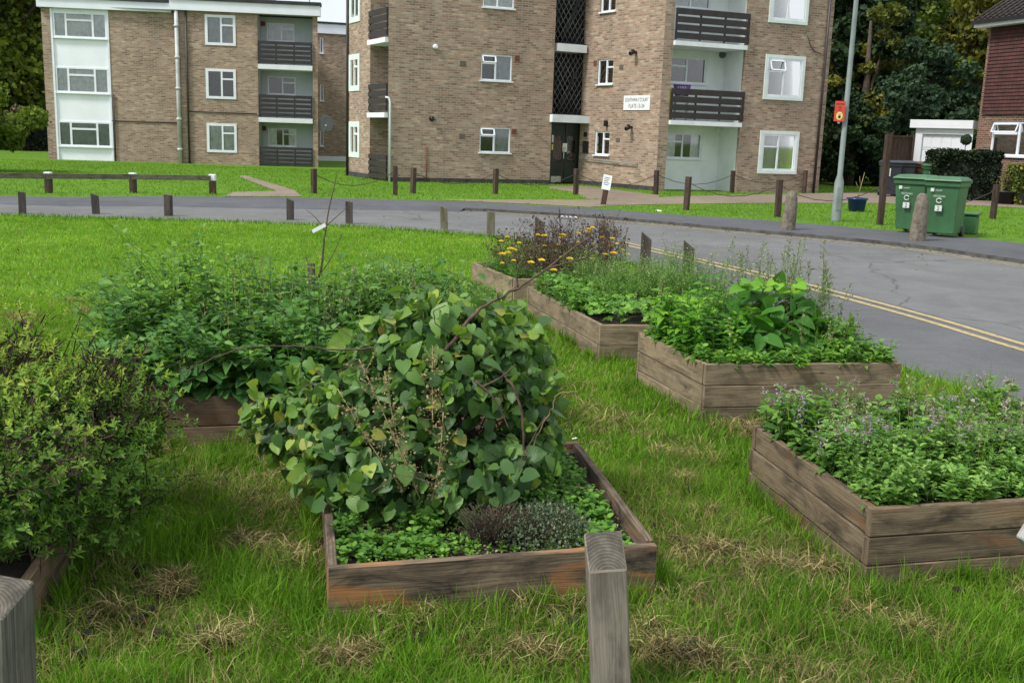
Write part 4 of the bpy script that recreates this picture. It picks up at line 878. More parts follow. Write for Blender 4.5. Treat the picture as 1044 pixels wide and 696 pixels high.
# ------------------------------------------------------------------ bins
def wheelie(name, loc, rz, mat, sc, label, cat='wheelie bin', group=None, marks='green', lidmat=None):
    r = empty(name, loc, rz, label, cat, group); r.scale = (sc, sc, sc)
    w0, w1, d0, d1, h = .24, .29, .26, .34, .98
    def ring_(w_, dn, df, z): return [(-w_, -df, z), (w_, -df, z), (w_, dn, z), (-w_, dn, z)]
    b_ = MB()
    lv = [(w0, .22, .24, .06), (w0+.015, .24, .27, .35), (w1-.01, .26, .33, h-.1), (w1+.015, .28, .36, h-.09), (w1+.015, .28, .37, h)]
    for i in range(len(lv)-1):
        a, c = ring_(*[lv[i][0], lv[i][1], lv[i][2], lv[i][3]]), ring_(*[lv[i+1][0], lv[i+1][1], lv[i+1][2], lv[i+1][3]])
        for k in range(4): b_.face([a[k], a[(k+1) % 4], c[(k+1) % 4], c[k]])
    b_.face(list(reversed(ring_(*lv[0])))); b_.face(ring_(*lv[-1]))
    b_.build('body', M[mat], r, .012)
    l = MB(); a = ring_(w1+.03, .33, .40, h+.004); c = ring_(w1+.03, .33, .40, h+.03); e = ring_(w1-.04, .26, .28, h+.085)
    for q0, q1 in ((a, c), (c, e)):
        for k in range(4): l.face([q0[k], q0[(k+1) % 4], q1[(k+1) % 4], q1[k]])
    l.face(e); l.face(list(reversed(a))); l.build('lid', M[lidmat or mat], r, .01)
    hd = MB(); hd.tube([(-w1, .33, h-.03), (-w1, .40, h-.02), (w1, .40, h-.02), (w1, .33, h-.03)], .018, 6); hd.build('handle', M[mat], r)
    for s_ in (-1, 1):
        wh = MB(); wh.tube([(s_*.20, .27, .1), (s_*.27, .27, .1)], .1, 16); wh.build('wheel', M['black'], r)
    rot = Matrix(((1, 0, 0), (0, 0, -1), (0, 1, 0)))
    if marks == 'green':
        k = MB(); k.abox(-.2, -.14, -.352, -.346, .80, .86); k.build('logo', M['whiteprint'], r)
        text('lettering', 'council', .04, (-.06, -.353, .815), rot, M['whiteprint'], r, 1, False); text('lettering', 'RECYCLING', .042, (-.04, -.35, .71), rot, M['whiteprint'], r, .9, False)
        k = MB(); k.tube([(-.04+.045*math.cos(t), -.345+.0*t, .645+.04*math.sin(t)) for t in np.linspace(.3, 5.9, 12)], .010, 4); k.build('recycling_mark', M['whiteprint'], r)
        k = MB(); k.abox(-.10, .02, -.342, -.315, .46, .56); k.build('number_sticker', M['whiteprint'], r); text('lettering', '2', .10, (-.04, -.344, .475), rot, M['ink'], r, 1, False)
    elif marks == 'one': text('lettering', '1', .34, (-.05, -.355, .6), rot, M['whiteprint'], r, 1, False)
    elif marks == 'small': text('lettering', '72', .2, (-.03, -.355, .66), rot, M['whiteprint'], r, 1, False)
    return r
def gz3(x, y): p = g(x, y, ZP); return (p[0], p[1], ZP)
BG = 'green recycling bins on the pavement'
p = gz3(969, 242.5); wheelie('wheelie_bin', (p[0], p[1]+.35, ZP), R_(-38), 'bin_green', 1.06, 'front green wheelie bin facing left with white number sticker, behind the lichened stone bollard', group=BG)
p = gz3(940, 239); wheelie('wheelie_bin', (p[0], p[1]+.5, ZP), R_(-42), 'bin_green', 1.06, 'green wheelie bin half hidden by its neighbour, left of the two on the pavement', group=BG)
p = at(905.5, 196, 36.5); wheelie('wheelie_bin', (p[0], 36.5, ZP), R_(-12), 'bin_black', 1.16, 'charcoal wheelie bin with white number one by the brown fence panel', marks='one')
p = at(919, 196, 36.9); wheelie('wheelie_bin', (p[0], 36.9, ZP), R_(-12), 'bin_black', 1.16, 'charcoal wheelie bin without a number, right of the numbered charcoal bin', marks='none')
p = at(936, 196, 37.3); wheelie('wheelie_bin', (p[0], 37.3, ZP), R_(-20), 'bin_brown', 1.14, 'brown wheelie bin between the charcoal bins and the far green bin', marks='none')
p = at(948, 197, 36.2); wheelie('wheelie_bin', (p[0], 36.2, ZP), R_(-15), 'bin_green', 1.10, 'far green wheelie bin with white number beside the brown one and the dark hedge', marks='small')
# small food caddy behind bins
p = gz3(994, 239.5); fc = empty('food_caddy', (p[0], p[1]+.25, ZP), R_(-35), 'small green food waste caddy beside the front green wheelie bin', 'caddy')
b_ = MB(); b_.box((-.13, -.13, 0), (.26, 0, 0), (0, .26, 0), (.0, 0, .36)); b_.build('body', M['bin_green'], fc, .02); b_ = MB(); b_.box((-.16, -.16, .365), (.32, 0, 0), (0, .32, 0), (0, 0, .06)); b_.build('lid', M['bin_green'], fc, .02)
# ------------------------------------------------------------------ fence panel, posts
def post(name, p, w, h, mat, label, cat='post', group=None, slant=0., side='x', tilt=(0, 0), rz=0., d=None, z=0.):
    """squared timber post, top cut at a slant"""
    r = empty(name, (p[0], p[1], z), rz, label, cat, group); r.rotation_euler = (tilt[1], tilt[0], rz)
    d = d or w; b_ = MB(); a, b = -w/2, w/2; c, e = -d/2, d/2
    hz = lambda x, y: h-slant*((x-a)/w if side == 'x' else (e-y)/d if side == 'y' else (b-x)/w)
    bz = -.15
    V = lambda x, y: ((x, y, bz), (x, y, hz(x, y)))
    cs = [(a, c), (b, c), (b, e), (a, e)]; u0 = random.random()*9
    for i in range(4):
        (x0, y0), (x1, y1) = cs[i], cs[(i+1) % 4]; L_ = math.hypot(x1-x0, y1-y0)
        b_.face([(x0, y0, bz), (x1, y1, bz), (x1, y1, hz(x1, y1)), (x0, y0, hz(x0, y0))], [(u0, i*.13), (u0, i*.13+L_), (u0+h, i*.13+L_), (u0+h, i*.13)])
    b_.face([(x, y, hz(x, y)) for x, y in cs], [(x, y+.075) for x, y in cs], 1)
    b_.build('shaft', [M[mat], M['endgrain'] if mat in ('post_grey', 'post_dark') else M[mat]], r, .004 if w > .09 else 0)
    return r
GN = 'squared timber posts along the near edge of the road'
near = [(23, 219, 195, 'leftmost squared post on the near lawn edge, in front of the knee rail'), (98, 219, 197, 'squared post at the lawn edge, second from the left'), (172, 221, 198, 'third squared post from the left along the lawn edge'), (296, 225, 202, 'squared post at the lawn edge just left of the bare sapling'), (356, 229, 205, 'squared post at the lawn edge, first one right of the bare sapling')]
for i, (x, yb, yt, lb) in enumerate(near):
    p = g(x, yb-1, 0); h = at(x, yt, p[1])[2]; post('bollard_post', p, .125, h, 'post_black', lb, 'bollard', GN, .05 if i % 2 else .02, 'x', (rng.normal()*.02, 0), rng.normal()*.2)
for x, yb, yt, lb, mt, sl, tl_ in ((453, 236, 209, 'mossy green squared post leaning at the lawn edge, left of the marigold bed', 'post_green', .06, -.05), (500, 242, 215, 'mossy square topped post standing nearest the left end of the marigold bed', 'post_green', .02, 0)):
    p = g(x, yb-1, 0); h = at(x, yt, p[1])[2]; post('bollard_post', p, .13, h, mt, lb, 'bollard', GN, sl, 'x', (tl_, 0), .1)
for x, yt, Y, lb in ((550.5, 221, 15.7, 'dark slant topped post rising behind the left side of the marigolds'), (616, 227, 14.2, 'dark slant topped post almost hidden behind the right side of the marigolds'), (659.5, 236.5, 13.1, 'dark slant topped post behind the feathery weeds of the middle bed'), (703, 245, 12.2, 'tallest looking dark slant topped post, right beside the yellow lines')):
    q = at(x, yt, Y); post('bollard_post', (q[0], Y), .13, q[2], 'post_black', lb, 'bollard', GN, .10, 'x', (.0, 0), -.15)
# foreground posts
fp = at(620, 560, 2.82)
post('fence_post', (fp[0]+.035, 2.84), .112, .515, 'post_grey', 'weathered grey square post with slanted ringed top, nearest the camera in the centre', 'post', None, .085, 'y', (-.085, -.02), R_(3), .10)
fq = at(4, 600, 2.42)
post('fence_post', (fq[0]-.045, 2.42), .155, .50, 'post_dark', 'weathered grey post with dark ringed top in the lower left corner', 'post', None, .055, 'y', (.02, -.02), R_(-14), .12)
fr = at(1052, 506, 3.1)
post('fence_post', (fr[0]+.385, 3.1), .12, .71, 'post_silver', 'pale silvery post tip poking in at the right edge before the mint bed', 'post', None, .05, 'X', (-.66, 0), R_(15), .12)
# brown chain posts
CG = 'brown posts carrying a drooping chain'
cps = [(320, 197, 172, 'leftmost brown chain post, in front of the third distant block'), (403, 199, 169, 'brown chain post just right of the white corner drainpipe'), (421, 197, 171, 'brown chain post second right of the corner drainpipe'), (505, 198, 172, 'brown chain post under the ground floor window of the middle block'), (587, 198.5, 172, 'brown chain post in front of the dark entrance door'), (668.5, 198, 173.5, 'brown chain post at the left end of the mint green ground floor'), (699.5, 214, 180, 'brown chain post on the grass strip before the mint green wall'), (746, 197, 174, 'brown chain post by the white ground floor door'), (792.5, 221, 183, 'brown chain post left of the leaning stone bollard'), (819.5, 197, 173.5, 'brown chain post at the right corner of the middle block'), (1012, 223, 188, 'brown chain post on the grass right of the green bins')]
cp3 = {}
for x, yb, yt, lb in cps:
    p = g(x, yb, ZP); h = at(x, yt, p[1])[2]-ZP; post('chain_post', p, .12, h, 'post_brown', lb, 'post', CG, .0, 'x', (rng.normal()*.02, 0), rng.random(), None, ZP); cp3[x] = (p[0], p[1], ZP+h-.12)
p = g(615, 208.5, ZP); h = at(618, 190, p[1])[2]-ZP; post('chain_post', p, .13, h, 'post_brown', 'short leaning brown post with a white notice on top', 'post', CG, .0, 'x', (.12, 0), 0, None, ZP)
q = at(618.7, 186, p[1]-.12); nt_ = empty('paper_notice', (q[0], q[1], q[2]), R_(5), 'white laminated notice fixed on the short leaning brown post', 'notice'); nt_.rotation_euler = (R_(-15), R_(10), R_(5))
b_ = MB(); b_.abox(-.11, .11, -.008, .008, -.19, .19); b_.build('sheet', M['paper'], nt_); b_ = MB()
for i in range(5): b_.abox(-.08, .07-.02*(i % 3), -.011, -.009, .11-i*.045, .125-i*.045)
b_.build('printed_lines', M['ink'], nt_)
p = g(897, 229, ZP); h = at(900, 137, p[1])[2]-ZP; post('tall_post', p, .11, h, 'post_brown', 'tall thin brown post taller than the bins, left of the green wheelie bins', 'post', None, 0, 'x', (-.0, 0), .2, None, ZP); tallp = (p[0], p[1], ZP+.85)
CGr = 'rusty chains hanging between brown posts'
def chain(a, b, sag, label):
    n = 14; pts = []
    for i in range(n+1):
        t = i/n; pts.append((a[0]+(b[0]-a[0])*t, a[1]+(b[1]-a[1])*t, a[2]+(b[2]-a[2])*t-sag*4*t*(1-t)+.006*(-1)**i))
    b_ = MB(); b_.tube(pts, .010, 5); o = b_.build('chain', M['chain']); tag(o, label, 'chain', CGr)
    o.data.transform(Matrix.Translation((-a[0], -a[1], -a[2]))); o.location = a
chn = [(320, 403, .35, 'longest chain, sagging across the grass left of the middle block'), (421, 505, .3, 'chain sagging below the left part of the middle block brick wall'), (505, 587, .35, 'chain sagging between the ground floor window and the entrance'), (587, 668.5, .35, 'chain sagging in front of the stepped brick wall under the name board'), (668.5, 746, .32, 'chain sagging across the mint green ground floor wall'), (699.5, 792.5, .3, 'chain on the grass strip left of the leaning stone bollard'), (746, 819.5, .3, 'chain sagging below the right hand ground floor window')]
for a, b, s_, lb in chn: chain(cp3[a], cp3[b], s_, lb)
chain(cp3[792.5], tallp, .35, 'chain passing behind the lamp post and blue pot'); chain(tallp, cp3[1012], .4, 'chain passing behind the green wheelie bins')
# knee rail
kp = [g(50, 196.5, ZP), g(136, 196.5, ZP), g(217, 197.5, ZP)]; kr = empty('knee_rail', (*kp[1], ZP), 0, 'long low timber knee rail with white topped posts on the far left lawn', 'knee rail')
dxy = (kp[1][0]-kp[0][0], kp[1][1]-kp[0][1]); pall = [(kp[0][0]-dxy[0]*k, kp[0][1]-dxy[1]*k) for k in (3, 2, 1)]+kp
for p in pall:
    b_ = MB(); x, y = p[0]-kp[1][0], p[1]-kp[1][1]; b_.abox(x-.07, x+.07, y-.07, y+.07, -.1, .31); b_.build('rail_post', M['post_brown'], kr, .005)
    b_ = MB(); b_.abox(x-.075, x+.075, y-.075, y+.075, .313, .47); b_.build('white_post_top', M['upvc'], kr, .01)
b_ = MB(); pts = [(p[0]-kp[1][0], p[1]-kp[1][1]-.1, .38) for p in pall]
for i in range(len(pts)-1):
    d_ = unit(A3(pts[i+1])-A3(pts[i])); b_.box(A3(pts[i])-np.array([0, .04, .06]), A3(pts[i+1])-A3(pts[i])-d_*.01, (0, .05, 0), (0, 0, .12))
b_.build('rail', M['post_green'], kr)
# stone bollards
def stone(p, h, w, lean, label):
    r = empty('stone_bollard', (p[0], p[1], ZP), rng.random(), label, 'bollard', 'lichen covered stone bollards on the pavement'); r.rotation_euler = (0, lean, 0)
    b_ = MB(); n = 10; pts = [(0, 0, -.1)]+[(rng.normal()*.004, rng.normal()*.004, h*t) for t in (0, .3, .6, .85, .95, 1.)]; b_.tube(pts, [w, w, w*.95, w*.85, w*.75, w*.6, w*.3], n); b_.build('shaft', M['concrete'], r)
p = g(803, 234, ZP); stone(p, at(807, 195, p[1])[2]-ZP, .145, .05, 'leaning pale stone bollard tapering to a blunt tip, at the kerb')
p = g(935, 245, ZP); stone(p, at(937, 197, p[1])[2]-ZP, .15, .02, 'upright lichened stone bollard with rounded top before the green bins')
# lamp post
p = g(852, 225.5, ZP); lp = empty('lamp_post', (p[0], p[1], ZP), 0, 'tall grey green steel lamp post with a wider base section on the grass strip', 'lamp post')
zj = at(854, 183, p[1])[2]-ZP; b_ = MB(); b_.tube([(0, 0, -.1), (0, 0, .05), (0, 0, zj-.06), (0, 0, zj+.1), (0, 0, 4.2), (0, 0, 6.)], [.115, .11, .1, .058, .05, .042], 14); b_.build('pole', M['lampsteel'], lp)
b_ = MB(); b_.abox(-.05, .05, -.112, -.1, .25, .75); b_.build('access_door', M['lampsteel'], lp)
b_ = MB(); b_.tube([(0, 0, 6.), (-.3, -.3, 6.15), (-.8, -.8, 6.2)], .035, 8); b_.build('arm', M['lampsteel'], lp); b_ = MB(); b_.box((-1.3, -1.2, 6.1), (.5, .5, 0), (-.12, .12, 0), (0, 0, .14)); b_.build('lantern', M['steel'], lp, .03)
sx_, sy_, sz_ = at(856.2, 113.5, p[1]-.09); sg = empty('sign_plate', (sx_, sy_, sz_), R_(-8), 'small red notice with a pale yellow oval strapped on the lamp post', 'sign')
b_ = MB(); b_.abox(-.11, .11, -.004, .004, -.215, .215); b_.build('plate', M['redsign'], sg); b_ = MB(); b_.face([(.068*math.cos(t), -.0065, -.10+.085*math.sin(t)) for t in np.linspace(0, 6.283, 21)[:-1]]); b_.build('oval', M['yellowsign'], sg)
b_ = MB(); b_.face([(.03*math.cos(t), -.0085, -.12+.035*math.sin(t)) for t in np.linspace(0, 6.283, 13)[:-1]]); b_.face([(-.035, -.0085, -.06), (.035, -.0085, -.06), (.035, -.0085, -.07), (-.035, -.0085, -.07)]); b_.build('emblem', M['doorgreen'], sg)
b_ = MB(); b_.abox(-.09, .09, -.0075, -.0055, .14, .165); b_.abox(-.04, .035, -.0075, -.0055, .075, .095); b_.abox(-.03, .03, -.0075, -.0055, .025, .042); b_.build('printed_lines', M['vent'], sg)
b_ = MB(); b_.tube([(-.06, .09, .1), (.06, .09, .1)], .012, 5); b_.tube([(-.02, .04, -.24), (.03, .04, -.25)], .03, 6); b_.build('strap', M['steel'], sg)
# brown fence panel
fa = at(899.5, 165, 39.5); fb2 = at(930, 165, 40.2); fw = Wall((fa[0], fa[1]), (fb2[0], fb2[1])); fpn = empty('garden_fence', (fa[0], fa[1], ZP), 0, 'dark brown close boarded fence panel behind the charcoal bins', 'fence')
zft = fw.px(915, 138)[1]; b_ = MB(); k = 0
while k*.1 < fw.L-.1: fw.box(b_, k*.1, k*.1+.094, .0, zft-.08, -.02+.008*(k % 2), .01+.008*(k % 2)); k += 1
fw.box(b_, 0, fw.L, zft-.078, zft, -.04, .05); part('boards', b_, M['post_brown'], fpn)
for q in (0.05, fw.L-.1):
    b_ = MB(); fw.box(b_, q-.06, q+.06, 0, zft+.05, .052, .16); part('panel_post', b_, M['post_brown'], fpn)
# pots
def pot(p, r0, r1, h, mat, label, name='plant_pot', kind=0):
    r = empty(name, (p[0], p[1], ZP), 0, label, 'pot'); b_ = MB(); b_.tube([(0, 0, 0), (0, 0, h*.9), (0, 0, h*.9), (0, 0, h), (0, 0, h), (0, 0, h*.85)], [r0, r1*.97, r1*1.08, r1*1.1, r1*.9, r1*.85], 18); b_.build('pot', M[mat], r)
    b_ = MB(); b_.tube([(0, 0, h*.85), (0, 0, h*.93)], r1*.88, 14); b_.build('soil', M['soil'], r); return r
p = g(873, 215.3, ZP); pt = pot(p, .20, .25, .34, 'blue', 'blue glazed pot holding a bare twig on the grass strip')
b_ = MB(); b_.tube([(0, 0, .3), (.05, 0, .6), (.12, 0, 1.0)], [.015, .012, .006], 5); b_.tube([(.03, 0, .5), (-.08, 0, .75)], [.008, .004], 4); b_.tube([(.05, 0, .6), (.0, 0, .9)], [.008, .004], 4); b_.build('bare_twig', M['straw'], pt)
p = g(1024, 206, ZP); pt = pot((at(1024, 205, 33.5)[0], 33.5), .3, .42, .42, 'black', 'wide dark pot with a thin bare plant by the hedge')
b_ = MB(); 
for i in range(7): a = i*.9; b_.tube([(0, 0, .35), (.05*math.cos(a), .05*math.sin(a), .6), (.2*math.cos(a), .2*math.sin(a), .85+.04*i)], .012, 4)
b_.build('bare_twig', M['twig_dark'], pt)
lc = LC()
for i in range(160): lc.add(A3((rng.normal()*.15, rng.normal()*.15, .45+rng.random()*.5)), rng.normal(size=3), rng.normal(size=3), .05, rng.random())
lc.build('leaves', 'ovate', LM['tree_yellow'], pt)
#@@VEG@@
# ------------------------------------------------------------------ raised beds
BEDS = []
def bed(corners, h, n, mat, label, depthsoil=.05, mats=None):
    FL, FR, BR, BL = [A3(c) for c in corners]; r = empty('raised_bed', (FL[0], FL[1], 0), 0, label, 'raised bed', 'timber raised beds on the grass'); o = A3([FL[0], FL[1]])
    BEDS.append([FL, FR, BR, BL]); th = .032; c4 = [c-o for c in (FL, FR, BR, BL)]; ph = (h+.03)/n
    for s_ in range(4):
        p, q = c4[s_], c4[(s_+1) % 4]; d = (q-p)/np.linalg.norm(q-p); nrm = np.array([-d[1], d[0]])   # inwards
        L = np.linalg.norm(q-p); a0, a1 = (0, L) if s_ % 2 == 0 else (th+.003, L-th-.003)
        for k in range(n):
            j = rng.normal()*.003; z0 = -.03+k*ph+.002; z1 = -.03+(k+1)*ph-.003; b_ = MB(); tilt = rng.normal()*.003
            st_ = p+d*a0; ax = np.array([*(d*(a1-a0)), tilt])
            seg = 5; 
            for i in range(1):
                b_.box((st_[0]+nrm[0]*j, st_[1]+nrm[1]*j, z0), ax, (nrm[0]*th, nrm[1]*th, 0), (0, 0, z1-z0))
            # nail heads
            b_.build('board', M[(mats or [mat]*4)[s_]], r, .003)
            nb = MB()
            for t in (.035, L*.5, L-.035):
                for zz in (.3, .72):
                    c_ = p+d*t-nrm*.001+nrm*j; z_ = z0+(z1-z0)*zz; e = .004; nb.box((c_[0]-d[0]*e-nrm[0]*.0015, c_[1]-d[1]*e-nrm[1]*.0015, z_-e), (d[0]*2*e, d[1]*2*e, 0), (nrm[0]*.003, nrm[1]*.003, 0), (0, 0, 2*e))
    cen = sum(c4)/4
    for c in c4:
        w = unit(cen-c)*.085; b_ = MB(); x, y = c[0]+w[0], c[1]+w[1]; b_.abox(x-.024, x+.024, y-.024, y+.024, -.02, h-.03); b_.build('corner_post', M[mat], r, .003)
    # soil: gently uneven grid
    b_ = MB(); n2 = 14; ins = .04
    def sp(u, v): p = (c4[0]*(1-u)+c4[1]*u)*(1-v)+(c4[3]*(1-u)+c4[2]*u)*v; return (p[0], p[1], h-depthsoil+.03*(vnoise(p[0]+9, p[1]+9, 6, 5)-.5) if 0 < u < 1 and 0 < v < 1 else h-depthsoil-.02)
    g_ = [[sp(ins+(1-2*ins)*i/n2, ins+(1-2*ins)*j/n2) for j in range(n2+1)] for i in range(n2+1)]
    for i in range(n2):
        for j in range(n2): b_.face([g_[i][j], g_[i+1][j], g_[i+1][j+1], g_[i][j+1]], None, 0, True)
    b_.build('soil', M['soil'], r)
    def uv(u, v, dz=0.): p = (FL*(1-u)+FR*u)*(1-v)+(BL*(1-u)+BR*u)*v; return A3((p[0], p[1], h-depthsoil+dz))
    return uv
def quad_bed(near, other_front=None, back=None, w=1.25, d=1.25):
    a = A3(near); f = unit(A3(other_front)-a); bdir = unit(A3(back)-a); return [tuple(a), tuple(a+f*w), tuple(a+f*w+bdir*d), tuple(a+bdir*d)]
# bed 1: dark stained bed with the bean heap
h1_ = .22; FL, FR = g(334, 579, h1_), g(671, 553, h1_); bl, br = g(329, 500, h1_), g(619, 487, h1_)
dl_ = unit(A3(bl)-A3(FL)); dr_ = unit(A3(br)-A3(FR))
uv1 = bed([FL, FR, tuple(A3(FR)+dr_*1.28), tuple(A3(FL)+dl_*1.28)], h1_, 1, 'wood_stained', 'low dark stained raised bed under the heap of bean leaves, closest to the camera', .06)
h7 = .32; c7 = quad_bed(g(889, 518, h7), g(1040, 509, h7), g(767, 433, h7), 1.35, np.linalg.norm(A3(g(767, 433, h7))-A3(g(889, 518, h7))))
uv7 = bed(c7, h7, 3, 'wood_dark', 'dark weathered raised bed full of mint and dead nettle, at the right edge', .04)
h6 = .37; c6 = quad_bed(g(720, 371, h6), g(920, 369, h6), g(651, 338, h6), np.linalg.norm(A3(g(920, 369, h6))-A3(g(720, 371, h6))), np.linalg.norm(A3(g(651, 338, h6))-A3(g(720, 371, h6))))
uv6 = bed(c6, h6, 3, 'wood_grey', 'greyish brown raised bed with the broad leaved mound, right of centre', .05)
h5 = .29; c5 = quad_bed(g(612, 331, h5), g(700, 331.5, h5), g(538, 292, h5), 1.35, np.linalg.norm(A3(g(538, 292, h5))-A3(g(612, 331, h5))))
uv5 = bed(c5, h5, 2, 'wood_pale', 'pale brown raised bed of strawberry leaves and feathery weeds, in the middle row', .05)
h4 = .27; c4_ = quad_bed(g(524, 284, h4), tuple(A3(g(524, 284, h4))+A3(c5[1])-A3(c5[0])), g(481, 267, h4), 1.3, np.linalg.norm(A3(g(481, 267, h4))-A3(g(524, 284, h4))))
uv4 = bed(c4_, h4, 1, 'wood_pale', 'farthest raised bed, holding the dried marigolds', .05)
h2_ = .29; a2 = A3(g(168, 405, h2_)); b2 = A3(g(559, 394, h2_)); dd2 = unit(b2-a2); n2_ = np.array([-dd2[1], dd2[0]])
uv2 = bed([tuple(a2), tuple(b2), tuple(b2+n2_*1.35-dd2*.1), tuple(a2+n2_*1.35-dd2*.1)], h2_, 2, 'wood_brown', 'wide reddish brown raised bed overflowing with nettles, behind the bean heap on the left', .04)
h3 = .19; r3 = A3(g(24, 598, h3)); r3b = A3(g(57, 551, h3)); dd3 = unit(r3b-r3); n3_ = np.array([-dd3[1], dd3[0]]); r3 = r3-dd3*.12
uv3 = bed([tuple(r3+n3_*1.2), tuple(r3), tuple(r3+dd3*1.3), tuple(r3+n3_*1.2+dd3*1.3)], h3, 1, 'wood_brown', 'raised bed almost buried under the big shrub in the lower left corner', .04)
# ------------------------------------------------------------------ plants
def plant(name, loc, label, cat='plant', group=None): return empty(name, tuple(loc), 0, label, cat, group)
def shift(o, root):
    o.data.transform(Matrix.Translation(-Vector(root.location))); o.parent = root; return o
def lobes_surface(lobes, n, jit=.04):
    """points on the outside of a union of ellipsoids: pos, normal"""
    vol = np.array([r[0]*r[1]+r[1]*r[2]+r[0]*r[2] for c, r in lobes]); vol = vol/vol.sum(); P_ = []; N_ = []
    k = rng.choice(len(lobes), n, p=vol); v = rng.normal(size=(n, 3)); v /= np.linalg.norm(v, axis=1, keepdims=True)
    c = np.array([l[0] for l in lobes])[k]; r = np.array([l[1] for l in lobes])[k]; p = c+v*r*(1+rng.normal(size=(n, 1))*jit); nn = v/r; nn /= np.linalg.norm(nn, axis=1, keepdims=True)
    keep = np.ones(n, bool)
    for i, (lc_, lr) in enumerate(lobes): keep &= ~((k != i) & ((((p-np.array(lc_))/np.array(lr)*1.12)**2).sum(1) < 1))
    return p[keep], nn[keep]
# --- bean heap
vr = plant('bean_vine', (*uv1(.4, .75)[:2], .16), 'sprawling heap of heart shaped bean leaves spilling over the dark front bed', 'climbing plant')
lb = [(at(450, 420, 4.2), (.34, .34, .42)), (at(500, 415, 4.3), (.24, .28, .33)), (at(527, 450, 4.25), (.14, .22, .20)), (at(375, 425, 4.2), (.26, .28, .26)), (at(305, 432, 4.3), (.17, .2, .14)), (at(278, 430, 4.35), (.10, .15, .09)), (at(395, 470, 3.95), (.30, .26, .20)), (at(480, 345, 4.3), (.28, .24, .14)), (at(420, 345, 4.25), (.20, .2, .10)), (at(480, 475, 4.), (.28, .24, .17))]
p, nn = lobes_surface(lb, 5200, .15); ok = (p[:, 2] > .1) & (nn[:, 1] < .75) & (vnoise(p[:, 0]+p[:, 1]*.6, p[:, 2]+p[:, 1]*.3, 10., 71) > .22); p = p[ok]; nn = nn[ok]
nrm = nn*.75+np.array([0, -.15, .65])+rng.normal(size=p.shape)*.62; d = rng.normal(size=p.shape)*.75+np.array([0, 0, -.6])+nn*.45
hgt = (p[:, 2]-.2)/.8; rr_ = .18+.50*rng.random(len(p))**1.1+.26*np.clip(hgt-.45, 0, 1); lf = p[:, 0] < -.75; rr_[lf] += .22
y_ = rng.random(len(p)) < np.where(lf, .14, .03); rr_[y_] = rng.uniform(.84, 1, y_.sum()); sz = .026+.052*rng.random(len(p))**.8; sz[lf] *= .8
sz[y_] = np.minimum(sz[y_], .055) 
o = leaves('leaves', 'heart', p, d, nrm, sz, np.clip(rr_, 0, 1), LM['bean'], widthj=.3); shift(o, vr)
lc = LC(); vt = MB()
for i in range(75):     # ragged shoots leaving the heap
    q = p[rng.integers(len(p))]
    if q[1] > 4.55: continue
    dv = unit(q-A3(lb[0][0])+rng.normal(size=3)*.35+[0, 0, .1]); pts = [q-dv*.05]
    for k in range(4): dv = unit(dv+rng.normal(size=3)*.35-[0, 0, .12*k]); pts.append(pts[-1]+dv*rng.uniform(.03, .06))
    vt.tube(pts, [.002]*len(pts), 3, cap=False)
    for q in pts[1:]:
        for _ in range(2): lc.add(q, rng.normal(size=3)*.7+dv*.5+[0, 0, -.2], rng.normal(size=3)*.6+[0, -.3, .6], rng.uniform(.028, .06), rng.uniform(.3, .84))
shift(lc.build('shoot_leaves', 'heart', LM['bean']), vr); shift(vt.build('shoots', M['twig']), vr)
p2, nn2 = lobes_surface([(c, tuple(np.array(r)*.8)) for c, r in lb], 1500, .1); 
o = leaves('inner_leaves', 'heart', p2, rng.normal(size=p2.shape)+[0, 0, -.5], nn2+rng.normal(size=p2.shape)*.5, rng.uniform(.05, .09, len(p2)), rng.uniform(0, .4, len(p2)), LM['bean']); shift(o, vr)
vs = MB(); base_ = uv1(.42, .7)
for i in range(90):
    q = p[rng.integers(len(p))]; m1 = (base_*.5+q*.5)+rng.normal(size=3)*.06+np.array([0, 0, .12]); vs.tube([base_+rng.normal(size=3)*[.2, .1, .0], m1, q], [.006, .004, .002], 4, cap=False)
for _ in range(26):   # trailing runners with reddish stems on the surface
    q = p[rng.integers(len(p))]+np.array([0, -.03, .02]); pts = [q]; dv = rng.normal(size=3)*[1, .4, .6]
    for k in range(5): dv = dv+rng.normal(size=3)*.3; pts.append(pts[-1]+unit(dv)*.06)
    vs.tube(pts, .0022, 3, cap=False)
shift(vs.build('stems', M['twig']), vr)
# tendrils with upright young leaves along the top edge
lc = LC(); tm = MB()
for x, y in ((408, 316), (446, 300), (466, 312), (380, 330), (500, 330), (345, 342), (430, 318), (488, 318), (520, 335), (300, 372), (262, 392), (248, 408)):
    b0_ = A3(at(x, y+26, 4.25)); t0 = A3(at(x+rng.normal()*3, y, 4.22)); tm.tube([b0_, (b0_+t0)/2+rng.normal(size=3)*.01, t0], .002, 3, cap=False)
    for _ in range(4): lc.add(t0-(t0-b0_)*rng.random()*.8, rng.normal(size=3)*.5+[0, -.2, .5], [rng.normal()*.5, -.9, .5], rng.uniform(.05, .08), rng.uniform(.6, .9))
shift(lc.build('young_leaves', 'heart', LM['bean']), vr); shift(tm.build('tendrils', M['stem_green']), vr)
